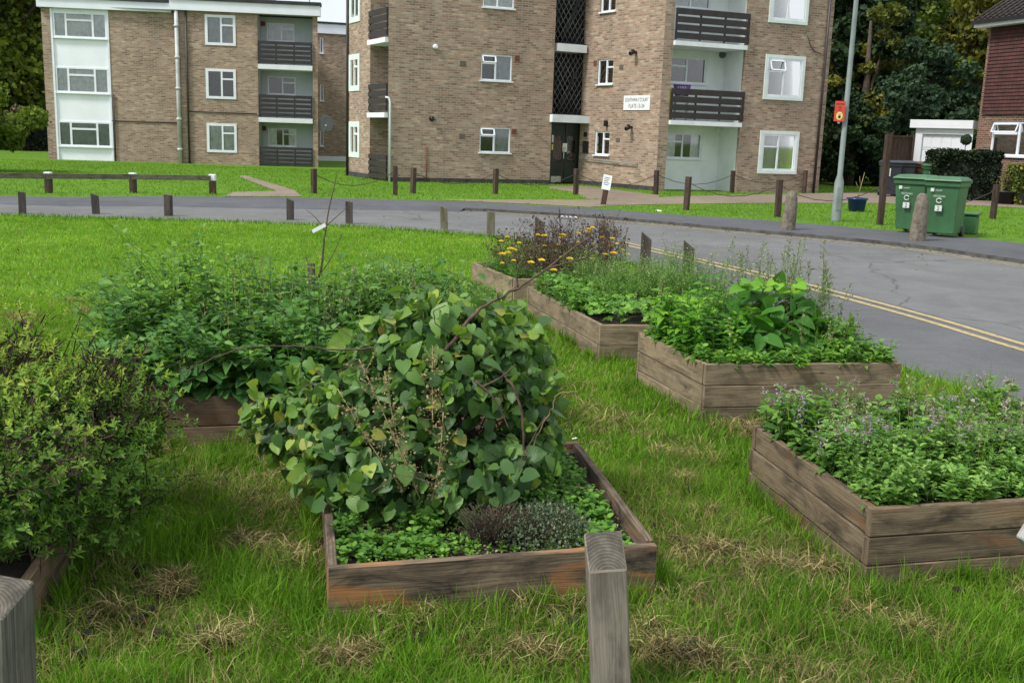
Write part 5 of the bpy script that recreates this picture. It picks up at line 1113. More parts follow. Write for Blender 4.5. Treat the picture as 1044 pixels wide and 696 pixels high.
# dry seed sprays standing in front of the heap
for i, pts in enumerate([[(428, 508), (388, 414), (366, 366)], [(408, 495), (381, 458), (344, 396)], [(441, 430), (441, 395), (441, 352)], [(423, 495), (404, 441), (392, 378)], [(440, 510), (448, 470), (452, 420)]]):
    Y_ = 3.66 if i != 2 else 3.78; w3 = [A3(at(x, y, Y_+.05*k)) for k, (x, y) in enumerate(pts)]; sr = plant('seed_stalk', w3[0], ['tall dry yellowish seed stalk, the long one leaning left across the bean heap', 'dry seed stalk leaning furthest left over the bean leaves', 'short upright dry seed head near the top of the bean heap', 'slender dry seed stalk between the two leaning ones on the bean heap', 'upright dry seed stalk low on the right of the bean heap'][i], 'dry stalk', 'dry seed stalks on the bean heap')
    b_ = MB(); cc = smooth_curve(w3, 5); b_.tube(cc, .0022, 4); lc = LC()
    for k in range(150):
        t = rng.random()*.85+.1; q = cc[int(t*(len(cc)-1))]; rad = .02*(1.2-t)+.006; lc.add(q+rng.normal(size=3)*rad, rng.normal(size=3), rng.normal(size=3), rng.uniform(.006, .012), rng.random())
    for k in range(10):
        q = cc[int((.25+.07*k)*(len(cc)-1))]; e = q+rng.normal(size=3)*.035+[0, 0, .03]; b_.tube([q, e], .001, 3, cap=False)
        for _ in range(10): lc.add(q+(e-q)*rng.random()+rng.normal(size=3)*.003, rng.normal(size=3), rng.normal(size=3), rng.uniform(.006, .011), rng.random())
    shift(b_.build('stalk', M['straw']), sr); shift(lc.build('seeds', 'clump', LM['straw']), sr)
def branch(name, label, pts, r0, r1, mat, twigs=(), cat='branch'):
    w3 = [A3(at(*q)) for q in pts]; rt_ = plant(name, w3[0], label, cat); cc = smooth_curve(w3, 6); cc = [c+rng.normal(size=3)*.0025 for c in cc]; b_ = MB(); b_.tube(cc, list(np.linspace(r0, r1, len(cc))), 6); shift(b_.build('main_stem', M[mat]), rt_)
    for tw in twigs:
        b_ = MB(); c2 = smooth_curve([A3(at(*q)) for q in tw], 4); b_.tube(c2, list(np.linspace(r1*1.3, r1*.5, len(c2))), 4); shift(b_.build('twig', M[mat]), rt_)
    return rt_
branch('dead_branch', 'long bare curved branch reaching right and up out of the bean heap', [(444, 372, 3.95), (470, 338, 4.05), (490, 314, 4.1), (520, 298, 4.15), (545, 282, 4.2), (600, 243, 4.3)], .009, .0035, 'twig', [[(528, 293, 4.15), (527, 280, 4.15), (531, 267, 4.15)], [(508, 305, 4.1), (507, 298, 4.1)], [(560, 273, 4.2), (600, 262, 4.3)]])
branch('dead_branch', 'long thin horizontal twig stretching left from the bean heap over the nettles', [(440, 346, 4.2), (400, 352, 4.15), (350, 357, 4.1), (300, 353, 4.05), (240, 356, 4.0), (185, 381, 4.0)], .005, .002, 'twig')
branch('bramble_stem', 'reddish brown stem hanging down the right side of the bean heap', [(505, 375, 3.95), (520, 390, 3.9), (531, 415, 3.88), (535, 470, 3.85)], .006, .004, 'twig', [[(490, 395, 3.9), (510, 385, 3.9), (525, 372, 3.9)], [(484, 388, 3.85), (505, 408, 3.85), (520, 440, 3.85)]], 'stem')
branch('bramble_stem', 'pale looping twig standing free to the right of the bean heap', [(540, 466, 4.), (550, 440, 4.), (563, 415, 4.), (568, 403, 4.), (588, 398, 4.)], .003, .0015, 'straw', (), 'stem')
# --- thyme
def mound(name, c, r, n, kind, mat, size, label, cat, stems=None, nstem=0, bright=.0, up=.5):
    rt_ = plant(name, c, label, cat); pts, nn = lobes_surface([(A3(c), r)], n, .1); ok = pts[:, 2] > c[2]-.02; pts = pts[ok]; nn = nn[ok]
    o = leaves('foliage', kind, pts, nn+rng.normal(size=pts.shape)*.6+[0, 0, up], nn+rng.normal(size=pts.shape)*.7, rng.uniform(.7, 1.3, len(pts))*size, np.clip(rng.random(len(pts))*.8+bright, 0, 1), mat); shift(o, rt_)
    if stems:
        b_ = MB()
        for i in range(nstem): q = pts[rng.integers(len(pts))]; b_.tube([A3(c)+rng.normal(size=3)*[.04, .04, 0], A3(c)*.5+q*.5+rng.normal(size=3)*.01, q+(q-A3(c))*.05], .0018, 3, cap=False)
        shift(b_.build('stems', M[stems]), rt_)
    return rt_
tz = h1_-.06
q = at(556, 545, 3.62); mound('thyme', (q[0], 3.66, tz), (.17, .16, .13), 7000, 'ovate', LM['thyme'], .011, 'rounded grey green thyme cushion behind the centre post', 'herb', 'twig', 160, .15)
q = at(505, 545, 3.62); 
def thin_mound(c, label):
    rt_ = plant('thyme', c, label, 'herb'); b_ = MB(); lc = LC()
    for i in range(420):
        a = rng.random()*6.28; rr = rng.random()**.5*.13; e = A3(c)+[math.cos(a)*rr*1.2, math.sin(a)*rr, .05+.09*rng.random()]; b_.tube([A3(c)+[math.cos(a)*rr*.3, math.sin(a)*rr*.3, 0], (A3(c)+e)/2+rng.normal(size=3)*.012, e], .0014, 3, cap=False)
        for _ in range(3): lc.add(e+rng.normal(size=3)*.01-[0, 0, .02*rng.random()], rng.normal(size=3), rng.normal(size=3), rng.uniform(.006, .012), rng.random()*.7)
    shift(b_.build('stems', M['twig']), rt_); shift(lc.build('foliage', 'lance', LM['thyme']), rt_)
thin_mound((q[0], 3.64, tz), 'twiggy purplish brown thyme left of the grey green cushion')
# --- low weeds over the front bed
lc = LC(); lr_ = MB()
for i in range(2100):
    u, v = rng.uniform(.03, .97), rng.uniform(.04, .95); 
    dens = fbm(np.array(u*5), np.array(v*5), 1., 33); 
    if dens < .36 or (u > .12 and u < .34 and v < .10): continue
    if u > .35 and u < .72 and v < .35: continue
    hh = (.03+.075*rng.random()*(1+v))*(.6 if v < .25 else 1)*(.6 if u > .8 else 1)
    if u > .93: continue
    stem_plant(lc, lr_, uv1(u, v), hh, rng.integers(3, 6), rng.uniform(.018, .032), taper=.3, start=.35, col=(.15, .85), srad=.0012, droop=.1)
o = lc.build('weed_cover', 'round', LM['weed']); tag(o, kind='stuff'); 
o2 = lr_.build('stems', M['stem_green']); o2.parent = o
lc = LC(); lr_ = MB()
for i in range(420):
    u, v = rng.uniform(.1, .92), rng.uniform(.03, .4); stem_plant(lc, lr_, uv1(u, v), .018+.03*rng.random(), 3, rng.uniform(.008, .018), taper=.2, start=.3, col=(.2, 1.), srad=.0009, droop=.05)
o = lc.build('seedlings', 'round', LM['weed']); tag(o, kind='stuff'); o2 = lr_.build('stems', M['stem_green']); o2.parent = o
cr_ = LC()
for i in range(900): q_ = uv1(rng.uniform(.04, .96), rng.uniform(.03, .5)); cr_.add(q_+[0, 0, .012], rng.normal(size=3)*[1, 1, .3], [rng.normal()*.5, rng.normal()*.5, 1], rng.uniform(.004, .013), rng.random())
tag(cr_.build('leaf_crumbs', 'clump', LM['straw']), kind='stuff')
# --- nettles (bed 2)
NR = plant('nettle_patch', uv2(.4, .4), 'dense knee high patch of green nettles overflowing the wide bed on the left', 'nettles')
lc = LC(); sm_ = MB()
for i in range(740):
    u, v = rng.uniform(-.14, .98), rng.uniform(.03, 1.0); b0_ = uv2(u, v); edge = min(1, (u+.12)*3); 
    hh = (.30+.24*v)*(.75+.35*rng.random())*(1.08-.22*u)*(.85 if u < .06 else 1); le = np.array([rng.normal()*.18-(.55 if u < .2 else 0)*rng.random(), rng.normal()*.15-(.35 if v < .2 else 0), 0])
    stem_plant(lc, sm_, b0_, hh*1.24, 8, rng.uniform(.075, .115), le, .55, .1, 2, .2, (.12, .86), .003, .35)
o = lc.build('leaves', 'ovate', LM['nettle'], widthj=.3); shift(o, NR); shift(sm_.build('stems', M['stem_green']), NR)
# broad dark leaves drooping over the front board
lc = LC()
for i in range(260):
    b0_ = uv2(rng.uniform(.0, .5), rng.uniform(.0, .12), .05+.14*rng.random()); lc.add(b0_, [rng.normal()*.6, -.8, -.25+rng.normal()*.3], [rng.normal()*.3, -.35, .9], rng.uniform(.06, .10), rng.uniform(.25, .75))
shift(lc.build('broad_leaves', 'heart', LM['nettle']), NR)
NS = plant('weed_clump', uv2(.8, .6), 'lighter airy weeds with pale seed heads at the right end of the nettle bed', 'weeds'); lc = LC(); sm_ = MB(); ls_ = LC()
for i in range(330):
    u, v = rng.uniform(.5, 1.0), rng.uniform(.1, 1.0); hh = .40+.24*rng.random()*v
    t = stem_plant(lc, sm_, uv2(u, v), hh, 9, rng.uniform(.05, .08), None, .4, .1, 2, .1, (.4, 1.), .002, .2)
    if rng.random() < .5:
        for _ in range(14): ls_.add(t+rng.normal(size=3)*[.012, .012, .05]-[0, 0, .03], rng.normal(size=3), rng.normal(size=3), .009, rng.random())
shift(lc.build('leaves', 'lance', LM['weed'], widthj=.6), NS); shift(sm_.build('stems', M['stem_green']), NS); shift(ls_.build('seeds', 'clump', LM['seed']), NS)
lc = LC(); sm_ = MB(); NT_ = plant('tall_weed', uv2(.1, .8), 'tallest pale weeds at the back left of the nettle bed', 'weeds')
for i in range(46):
    stem_plant(lc, sm_, uv2(rng.uniform(-.08, .2), rng.uniform(.5, 1.)), rng.uniform(.55, .76), 11, rng.uniform(.05, .08), None, .5, .1, 2, .1, (.5, 1.), .0028, .3)
shift(lc.build('leaves', 'ovate', LM['weed']), NT_); shift(sm_.build('stems', M['stem_green']), NT_)
# --- hebe shrub (bed 3)
HR = plant('shrub', (*uv3(.5, .5)[:2], .15), 'big rounded yellow green evergreen shrub with dark dead flower spikes, lower left corner', 'shrub')
lb3 = [(at(38, 470, 3.65), (.43, .42, .31)), (at(88, 430, 3.85), (.24, .3, .20)), (at(112, 416, 3.95), (.13, .2, .10)), (at(133, 440, 3.9), (.08, .15, .06)), (at(-30, 455, 3.8), (.40, .5, .33)), (at(50, 422, 3.95), (.31, .33, .15)), (at(78, 465, 3.65), (.15, .22, .12)), (at(-2, 515, 3.15), (.17, .22, .15)), (at(30, 492, 3.45), (.13, .2, .11)), (at(-90, 450, 3.6), (.45, .5, .34)), (at(5, 374, 4.1), (.13, .2, .07)), (at(84, 388, 4.15), (.11, .15, .05))]
p, nn = lobes_surface(lb3, 12500, .12); ok = (p[:, 2] > .16) & (nn[:, 1] < .8); p = p[ok]; nn = nn[ok]; n = len(p)
gp_ = vnoise(p[:, 0]*1.+p[:, 1], p[:, 2]+p[:, 1]*.5, 11., 61) > .33; p = p[gp_]; nn = nn[gp_]; n = len(p); out_ = np.where(rng.random((n, 1)) < .16, rng.uniform(.02, .15, (n, 1)), 0); p = p+nn*out_+np.array([0, 0, .4])*out_
ax = nn*.8+np.array([0, 0, .55])+rng.normal(size=p.shape)*.35; ax /= np.linalg.norm(ax, axis=1, keepdims=True); K_ = 8
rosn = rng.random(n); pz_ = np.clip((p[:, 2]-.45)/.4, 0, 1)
t1 = np.cross(ax, np.array([.3, .2, 1.])); t1 /= np.linalg.norm(t1, axis=1, keepdims=True); t2 = np.cross(ax, t1)
PP = []; DD = []; NN = []; SS = []; RR = []
for k in range(K_):
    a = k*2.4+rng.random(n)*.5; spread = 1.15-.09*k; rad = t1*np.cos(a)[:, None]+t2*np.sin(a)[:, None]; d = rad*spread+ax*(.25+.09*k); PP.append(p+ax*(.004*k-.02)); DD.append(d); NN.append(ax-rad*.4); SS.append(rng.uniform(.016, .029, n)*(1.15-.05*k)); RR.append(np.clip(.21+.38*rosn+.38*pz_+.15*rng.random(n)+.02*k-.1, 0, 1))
o = leaves('leaves', 'broadlance', np.concatenate(PP), np.concatenate(DD), np.concatenate(NN), np.concatenate(SS), np.concatenate(RR), LM['hebe'], widthj=.2); o.data.transform(Matrix.Identity(4)); shift(o, HR)
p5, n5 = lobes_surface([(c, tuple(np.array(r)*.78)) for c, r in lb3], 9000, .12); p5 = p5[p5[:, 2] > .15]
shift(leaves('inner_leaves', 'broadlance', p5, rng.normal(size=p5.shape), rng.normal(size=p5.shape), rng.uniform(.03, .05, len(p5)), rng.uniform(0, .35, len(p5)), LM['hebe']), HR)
lc = LC()
for i in range(1500):
    k = rng.integers(n)
    if p[k, 2] < .34 or vnoise(p[k, 0], p[k, 2], 7., 77) < .42: continue
    for _ in range(rng.integers(5, 12)):
        b0_ = p[k]+ax[k]*.02+rng.normal(size=3)*.03; d = ax[k]*.7+rng.normal(size=3)*.55+[.3, 0, .15]; lc.add(b0_, d, rng.normal(size=3), rng.uniform(.025, .055), rng.random())
o = lc.build('dead_spikes', 'spike', LM['hebe_dead']); shift(o, HR)
b_ = MB(); bs_ = A3(uv3(.5, .5))
for i in range(60): q_ = p[rng.integers(n)]; m1 = bs_*.55+q_*.45+rng.normal(size=3)*.05; b_.tube([bs_+rng.normal(size=3)*[.05, .05, 0], m1, q_*.85+bs_*.15], [.012, .005, .002], 4, cap=False)
for i in range(900):
    k = rng.integers(n); e = p[k]+ax[k]*.03; b_.tube([p[k]-ax[k]*.18+rng.normal(size=3)*.02, e], [.003, .0015], 3, cap=False)
shift(b_.build('branches', M['twig_dark']), HR)
# --- marigolds (bed 4)
MR = plant('marigold', uv4(.5, .5), 'brown dried marigold plants with scattered yellow and orange flowers in the farthest bed', 'flowers'); lc = LC(); sm_ = MB(); lg = LC(); lh = LC()
for i in range(300):
    u, v = rng.uniform(.12, 1.), rng.uniform(.1, 1.); hh = (.2+.30*rng.random())*(1.15 if u > .4 else .85); b0_ = uv4(u, v)
    t = stem_plant(lc, sm_, b0_, hh, 6, rng.uniform(.02, .045), None, .5, .2, 2, .3, (0, .9), .0035, .2, .8)
    for _ in range(5): lh.add(t+rng.normal(size=3)*.022, rng.normal(size=3), rng.normal(size=3), .02, rng.random()*.6)
    for _ in range(2): e = t+rng.normal(size=3)*.07+[0, 0, .04]; sm_.tube([t-[0, 0, .07], e], .0015, 3, cap=False); lh.add(e, rng.normal(size=3), rng.normal(size=3), .024, rng.random()*.5)
for i in range(230):
    u, v = (rng.uniform(.0, .35), rng.uniform(.1, .95)) if i < 160 else (rng.uniform(0, 1), rng.uniform(.02, .3)); stem_plant(lg, None, uv4(u, v), rng.uniform(.08, .22), 6, rng.uniform(.035, .06), None, .4, .1, 2, .15, (.1, .75))
shift(lc.build('dried_leaves', 'lance', LM['dried']), MR); shift(lh.build('seed_heads', 'clump', LM['dried']), MR); shift(sm_.build('stems', M['twig']), MR); shift(lg.build('leaves', 'lance', LM['mint'], widthj=.8), MR)
for i, (x, y) in enumerate([(430, 140), (245, 190), (215, 208), (236, 204), (365, 143), (525, 120), (570, 150), (540, 172), (420, 175), (355, 230), (317, 238), (398, 265), (455, 225), (600, 180), (487, 168), (610, 205), (520, 128), (428, 150), (255, 193)]):
    Y_ = 10.2 if y > 185 else 10.9; q_ = A3(at(450+x/3.48, 200+y/3.48, Y_)); lc = LC(); kx = .036*(1 if i not in (5, 7, 14) else .85)
    for k in range(22): a = k*2.4; el = .15+.04*k; dv = np.array([math.cos(a)*math.cos(el), math.sin(a)*math.cos(el)-.35, math.sin(el)+.2]); lc.add(q_, dv, [0, -.6, .8], kx*(1.15-.02*k), (.2 if i in (5, 6, 13, 15) else .6)+.3*rng.random())
    o = lc.build('flower', 'petal', LM['marigold']); shift(o, MR)
for i in range(16):
    q_ = A3(at(rng.uniform(508, 640), rng.uniform(232, 272), rng.uniform(10., 10.6))); lc = LC()
    for k in range(16): a = k*2.4; el = .15+.05*k; dv = np.array([math.cos(a)*math.cos(el), math.sin(a)*math.cos(el)-.35, math.sin(el)+.2]); lc.add(q_, dv, [0, -.6, .8], .024*(1.15-.02*k), .3+.5*rng.random())
    shift(lc.build('flower', 'petal', LM['marigold']), MR)
# tall dry stalk above
branch('dry_stalk', 'bare dark dry stalk sticking up tallest from the marigold bed', [(574, 262, 10.6), (572, 240, 10.6), (570, 211, 10.6)], .008, .003, 'twig_dark', [[(572, 232, 10.6), (564, 220, 10.6)], [(572, 238, 10.6), (582, 226, 10.6)], [(571, 225, 10.6), (577, 216, 10.6)]], 'stalk')
# --- bed 5
SR = plant('strawberry_patch', uv5(.3, .3), 'low bright strawberry like leaves filling the front of the pale middle bed', 'strawberries'); lc = LC()
for i in range(620):
    u, v = rng.uniform(.03, .97), rng.uniform(.03, .97); b0_ = uv5(u, v); c_ = b0_+[rng.normal()*.02, rng.normal()*.02, .06+.09*rng.random()+.05*v]
    for k in range(3):
        a = k*2.09+rng.random(); dv = [math.cos(a), math.sin(a), .1+rng.normal()*.25]; lc.add(c_, dv, [rng.normal()*.3, -.25+rng.normal()*.3, 1], rng.uniform(.045, .07), .3+.65*rng.random())
shift(lc.build('leaves', 'lobed', LM['weed']), SR)
lc = LC()
for i in range(300): stem_plant(lc, None, uv5(rng.uniform(.0, .4), rng.uniform(.3, 1)), rng.uniform(.1, .24), 6, rng.uniform(.03, .05), None, .4, .2, 2, .1, (.2, .9))
shift(lc.build('herb_leaves', 'ovate', LM['mint']), SR)
FR_ = plant('feathery_weed', uv5(.7, .7), 'waist high feathery grey green weeds at the back of the pale middle bed', 'weeds'); lc = LC(); sm_ = MB(); ls_ = LC()
for i in range(300):
    u, v = rng.uniform(.25, 1.05), rng.uniform(.4, 1.0); hh = rng.uniform(.32, .52)*(.85+.1*u)
    t = stem_plant(lc, sm_, uv5(min(u, 1), v), hh, 14, rng.uniform(.032, .05), None, .5, .12, 3, .1, (.25, 1.), .0022, .1, .35)
    for _ in range(8): ls_.add(t+rng.normal(size=3)*[.02, .02, .04], rng.normal(size=3), rng.normal(size=3), .010, rng.random())
shift(lc.build('leaves', 'lance', LM['mint'], widthj=.4), FR_); shift(sm_.build('stems', M['stem_green']), FR_); shift(ls_.build('seeds', 'clump', LM['seed']), FR_)
# --- bed 6
BR_ = plant('squash_plant', uv6(.45, .5), 'broad leaved drooping mound with lime coloured top leaves in the greyish bed', 'plant'); 
lb6 = [(at(782, 342, 6.75), (.30, .32, .30)), (at(765, 352, 6.5), (.22, .25, .20)), (at(806, 348, 6.7), (.2, .25, .24))]
p, nn = lobes_surface(lb6, 420, .08); ok = p[:, 2] > h6-.02; p = p[ok]; nn = nn[ok]; hh = (p[:, 2]-h6)/.42
o = leaves('leaves', 'heart', p, nn*.7+rng.normal(size=p.shape)*.35+[0, 0, -.45], nn*.5+rng.normal(size=p.shape)*.3+[0, -.1, .8], rng.uniform(.08, .15, len(p)), np.clip(.15+.3*rng.random(len(p))+.5*np.clip(hh-.55, 0, 1), 0, 1), LM['bright'], widthj=.3); shift(o, BR_)
lc = LC()
for i in range(26):
    q_ = A3(at(rng.uniform(748, 820), rng.uniform(286, 296), rng.uniform(6.55, 6.8))); lc.add(q_, [rng.normal(), rng.normal()*.5-.3, -.05], [rng.normal()*.2, -.45, 1], rng.uniform(.06, .10), rng.uniform(.6, .93))
shift(lc.build('young_leaves', 'heart', LM['bright']), BR_)
b_ = MB(); bs_ = A3(uv6(.45, .5))
for i in range(60): q_ = p[rng.integers(len(p))]; b_.tube([bs_+rng.normal(size=3)*[.1, .1, 0], bs_*.4+q_*.6+[0, 0, .05], q_], [.006, .004, .003], 4, cap=False)
shift(b_.build('stems', M['stem_green']), BR_)
LB_ = plant('potato_plant', uv6(.15, .6), 'fresh green leafy plant left of the broad leaved mound', 'plant'); lc = LC(); sm_ = MB()
for i in range(110): stem_plant(lc, sm_, uv6(rng.uniform(.02, .35), rng.uniform(.25, .95)), rng.uniform(.22, .46), 8, rng.uniform(.05, .085), None, .4, .15, 2, .2, (.2, .85), .004, .4)
shift(lc.build('leaves', 'ovate', LM['bright'], widthj=.4), LB_); shift(sm_.build('stems', M['stem_green']), LB_)
WR = plant('wispy_weed', uv6(.75, .8), 'tall wispy pale seeding weeds at the back of the greyish bed, against the yellow lines', 'weeds'); sm_ = MB(); ls_ = LC(); lc = LC()
for i in range(62):
    b0_ = uv6(rng.uniform(.42, 1.), rng.uniform(.65, 1.)); hh = rng.uniform(.38, .74); l_ = rng.normal(size=2)*.07; t = b0_+[l_[0], l_[1], hh]; sm_.tube([b0_, (b0_+t)/2+rng.normal(size=3)*.01, t], [.002, .0016, .001], 3, cap=False)
    for k in range(14):
        z_ = .45+.55*k/14; q_ = b0_+(t-b0_)*z_; e = q_+np.array([rng.normal()*.05, rng.normal()*.05, .05])*(1.3-z_); sm_.tube([q_, e], .0008, 3, cap=False)
        for _ in range(4): ls_.add(q_+(e-q_)*rng.uniform(.4, 1.1)+rng.normal(size=3)*.004, rng.normal(size=3), rng.normal(size=3), .011, .1+.8*rng.random())
    for k in range(10): lc.add(b0_+(t-b0_)*rng.random()*.6, rng.normal(size=3)+[0, 0, .6], rng.normal(size=3), .035, rng.random())
shift(sm_.build('stems', M['stem_green']), WR); shift(ls_.build('seeds', 'clump', LM['seed']), WR); shift(lc.build('leaves', 'lance', LM['weed']), WR)
lc = LC(); sm_ = MB()
for i in range(620):
    u, v = rng.uniform(.02, .98), rng.uniform(.02, .97); m_ = 1.6 if u > .72 else 1.; stem_plant(lc, sm_, uv6(u, v), rng.uniform(.06, .15)*m_, rng.integers(4, 8), rng.uniform(.04, .068), None, .35, .2, 2, .15, (.2, 1.), .0014, .2)
o = lc.build('weed_cover', 'ovate', LM['weed'], widthj=.5); tag(o, kind='stuff'); o2 = sm_.build('stems', M['stem_green']); o2.parent = o
lc = LC(); sm_ = MB(); RB_ = plant('leafy_weed', uv6(.9, .4), 'dark leafy weed at the right end of the greyish bed', 'weeds')
for i in range(60): stem_plant(lc, sm_, uv6(rng.uniform(.78, .98), rng.uniform(.1, .8)), rng.uniform(.15, .27), 8, rng.uniform(.03, .055), None, .3, .2, 2, .1, (.1, .7), .002, .2)
q_ = uv6(.93, .5); 
for k in range(3): lc.add(q_+[.02*k, 0, .12+.04*k], [.5-.3*k, -.4, .5], [.3, -.8, .5], .11, .75)
shift(lc.build('leaves', 'ovate', LM['mint'], widthj=.4), RB_); shift(sm_.build('stems', M['stem_green']), RB_)
# --- bed 7
DN = plant('dead_nettle', uv7(.4, .7), 'dead nettle with pale purple flower whorls across the back of the right bed', 'herb'); lc = LC(); sm_ = MB(); lp_ = LC()
for i in range(430):
    u, v = rng.uniform(.02, .98), rng.uniform(.32, .98); hh = rng.uniform(.13, .24)*(.8+.35*v)
    b0_ = uv7(u, v); t = stem_plant(lc, sm_, b0_, hh, 6, rng.uniform(.045, .07), None, .35, .15, 2, .2, (.1, .85), .002, .35)
    if rng.random() < .42:
        for _ in range(16): lp_.add(t+rng.normal(size=3)*[.013, .013, .014]-[0, 0, .005], rng.normal(size=3)+[0, -.3, .4], rng.normal(size=3), .013, rng.random())
shift(lc.build('leaves', 'ovate', LM['mint'], widthj=.3), DN); shift(sm_.build('stems', M['stem_green']), DN); shift(lp_.build('flowers', 'petal', LM['purple']), DN)
MT = plant('mint', uv7(.5, .25), 'bright fresh mint filling the front of the right bed', 'herb'); lc = LC(); sm_ = MB()
for i in range(760):
    u, v = rng.uniform(.03, .99), rng.uniform(.03, .6); 
    stem_plant(lc, sm_, uv7(u, v), rng.uniform(.07, .19)*(1+.25*v), 7, rng.uniform(.030, .048), None, .35, .15, 2, .05, (.3, 1.), .0016, .3)
shift(lc.build('leaves', 'ovate', LM['mint'], widthj=.3), MT); shift(sm_.build('stems', M['stem_green']), MT)
lc = LC(); sm_ = MB()
for (uvf, n_, hh_, mt_) in ((uv7, 46, .34, 0), (uv6, 30, .34, 0), (uv5, 30, .36, 0), (uv2, 60, .66, 0)):
    for i in range(n_):
        b0_ = uvf(rng.uniform(.1, .98), rng.uniform(.2, .98)); hq = hh_*rng.uniform(.6, 1.); t = b0_+[rng.normal()*.06, rng.normal()*.06, hq]; sm_.tube([b0_, (b0_+t)/2+rng.normal(size=3)*.01, t], [.002, .0016, .001], 3, cap=False)
        for k in range(16): lc.add(b0_+(t-b0_)*(.55+.45*rng.random())+rng.normal(size=3)*.006, rng.normal(size=3)+[0, 0, .6], rng.normal(size=3), rng.uniform(.008, .02), rng.random())
o = lc.build('seeding_stems', 'ovate', LM['seed']); tag(o, kind='stuff'); o2 = sm_.build('stems', M['straw']); o2.parent = o
xx_, yy_ = [], []
for uvf, n_ in ((uv7, 260), (uv6, 160), (uv5, 140), (uv4, 80)):
    for i in range(n_//20):
        u, v = rng.uniform(.05, .98), rng.uniform(.3, .98)
        for _ in range(20): q_ = uvf(u, v); xx_.append(q_+rng.normal(size=3)*[.02, .02, 0])
xx_ = np.array(xx_); n_ = len(xx_)
CLV = plant('clover_clump', (*g(862, 553, 0), 0), 'clump of round dark leaves growing against the side of the right bed', 'weeds'); lc = LC()
for i in range(85):
    q_ = A3(at(rng.normal()*9+862, rng.normal()*10+538, 4.1+rng.random()*.1)); lc.add(q_, [rng.normal(), -.6, rng.normal()*.5], [-.4, -.7, .6], rng.uniform(.022, .038), rng.uniform(.15, .6))
shift(lc.build('leaves', 'round', LM['mint']), CLV)
# ------------------------------------------------------------------ grass
BEDGRASS = xx_
NEa = np.array(NEc)
def lawn_mask(x, y):
    ye = np.interp(x, NEa[:, 0], NEa[:, 1])      # NE is monotonic in x
    m_ = y < ye-.02
    for b4 in BEDS:
        ins = np.ones(len(x), bool)
        for i in range(4):
            a, b = b4[i], b4[(i+1) % 4]; ins &= ((b[0]-a[0])*(y-a[1])-(b[1]-a[1])*(x-a[0])) > -.008
        m_ &= ~ins
    return m_
def blades(name, x, y, h, w, lean, rnd, mat, z=0., curve=1.):
    n = len(x); a = rng.random(n)*6.283; la = rng.random(n)*6.283; px_, py_ = np.cos(a)*w/2, np.sin(a)*w/2; lx, ly = np.cos(la)*lean, np.sin(la)*lean
    hz = np.sqrt(np.maximum(1-np.minimum(lean, .98)**2, .02))
    def P3(t, s_): return np.stack([x+px_*s_+lx*h*(t**1.7)*curve, y+py_*s_+ly*h*(t**1.7)*curve, z+h*t*(1-(1-hz)*t)], 1)
    V = np.stack([P3(0, -1), P3(0, 1), P3(.55, .8), P3(.55, -.8), P3(1., 0)], 1).reshape(-1, 3)
    T_ = np.array([0, 1, 2, 0, 2, 3, 3, 2, 4]); tr_ = (T_[None]+np.arange(n)[:, None]*5).ravel()
    return rawmesh(name, V, tr_, np.repeat(np.clip(rnd, 0, 1), 3), mat)
def brown(x, y):
    """share of dead clippings: patches, strongest near the camera"""
    s_ = fbm(x, y, 1.9, 11, 3); f_ = .6*np.clip((s_-.52)*8, 0, 1)*np.clip((8-y)/3.5, .05, 1)
    for (cx_, cy_, r_) in SPOTS: f_ = np.maximum(f_, np.clip(1.25-np.hypot(x-cx_, y-cy_)/r_/.8, 0, .75)*np.clip(.35+1.3*vnoise(x, y, 9., 55), 0, 1))
    return f_
SPOTS = [(*g(x, y), r) for x, y, r in ((500, 665, .2), (160, 600, .2), (60, 670, .25), (640, 520, .15), (720, 540, .2), (930, 600, .14), (560, 600, .12), (850, 590, .15), (690, 470, .16), (300, 590, .16))]+[(*g(x, y), r) for x, y, r in ((540, 640, .26), (690, 492, .22), (200, 500, .3), (130, 500, .2), (120, 640, .28), (260, 560, .22), (880, 625, .28), (600, 625, .15), (740, 560, .22), (760, 440, .2), (420, 640, .18), (700, 668, .2), (820, 580, .2), (100, 585, .2), (330, 520, .25), (180, 470, .2), (960, 660, .2), (78, 307, .25), (83, 320, .15), (20, 325, .2), (60, 560, .14), (230, 650, .2), (350, 670, .18))]
def scatter(n, y0, y1, margin=.8):
    yy = np.sqrt(rng.random(n)*(y1**2-y0**2)+y0**2); xx = (rng.random(n)-.5)*(1.06*yy+2*margin); m_ = lawn_mask(xx, yy); return xx[m_], yy[m_]
def grass_layer(name, n, y0, y1, hb, w0):
    x, y = scatter(n, y0, y1); br_ = brown(x, y); tuft = np.clip((fbm(x, y, 3.4, 21, 2)-.5)*5, 0, 1); keep = rng.random(len(x)) > br_*.62; x, y, br_, tuft = x[keep], y[keep], br_[keep], tuft[keep]
    h = hb*(.55+.7*rng.random(len(x)))*(1+1.3*tuft*np.clip((8-y)/4, 0, 1)); col_ = .22+.28*rng.random(len(x))+.34*fbm(x, y, 1.1, 5, 3)-.10*tuft+.12*np.clip((y-6)/4, -.3, 1)
    old = rng.random(len(x)) < (.035+.25*br_); col_[old] = rng.uniform(.90, 1, old.sum())
    o = blades(name, x, y, h, w0*(.7+.6*rng.random(len(x))), .15+.8*rng.random(len(x))**.8, col_, LM['grass']); return tag(o, kind='stuff')
grass_layer('grass', 175000, 2.15, 5.2, .058, .0040)
grass_layer('grass', 150000, 5.2, 9.5, .062, .007)
grass_layer('grass', 120000, 9.5, 19, .05, .013)
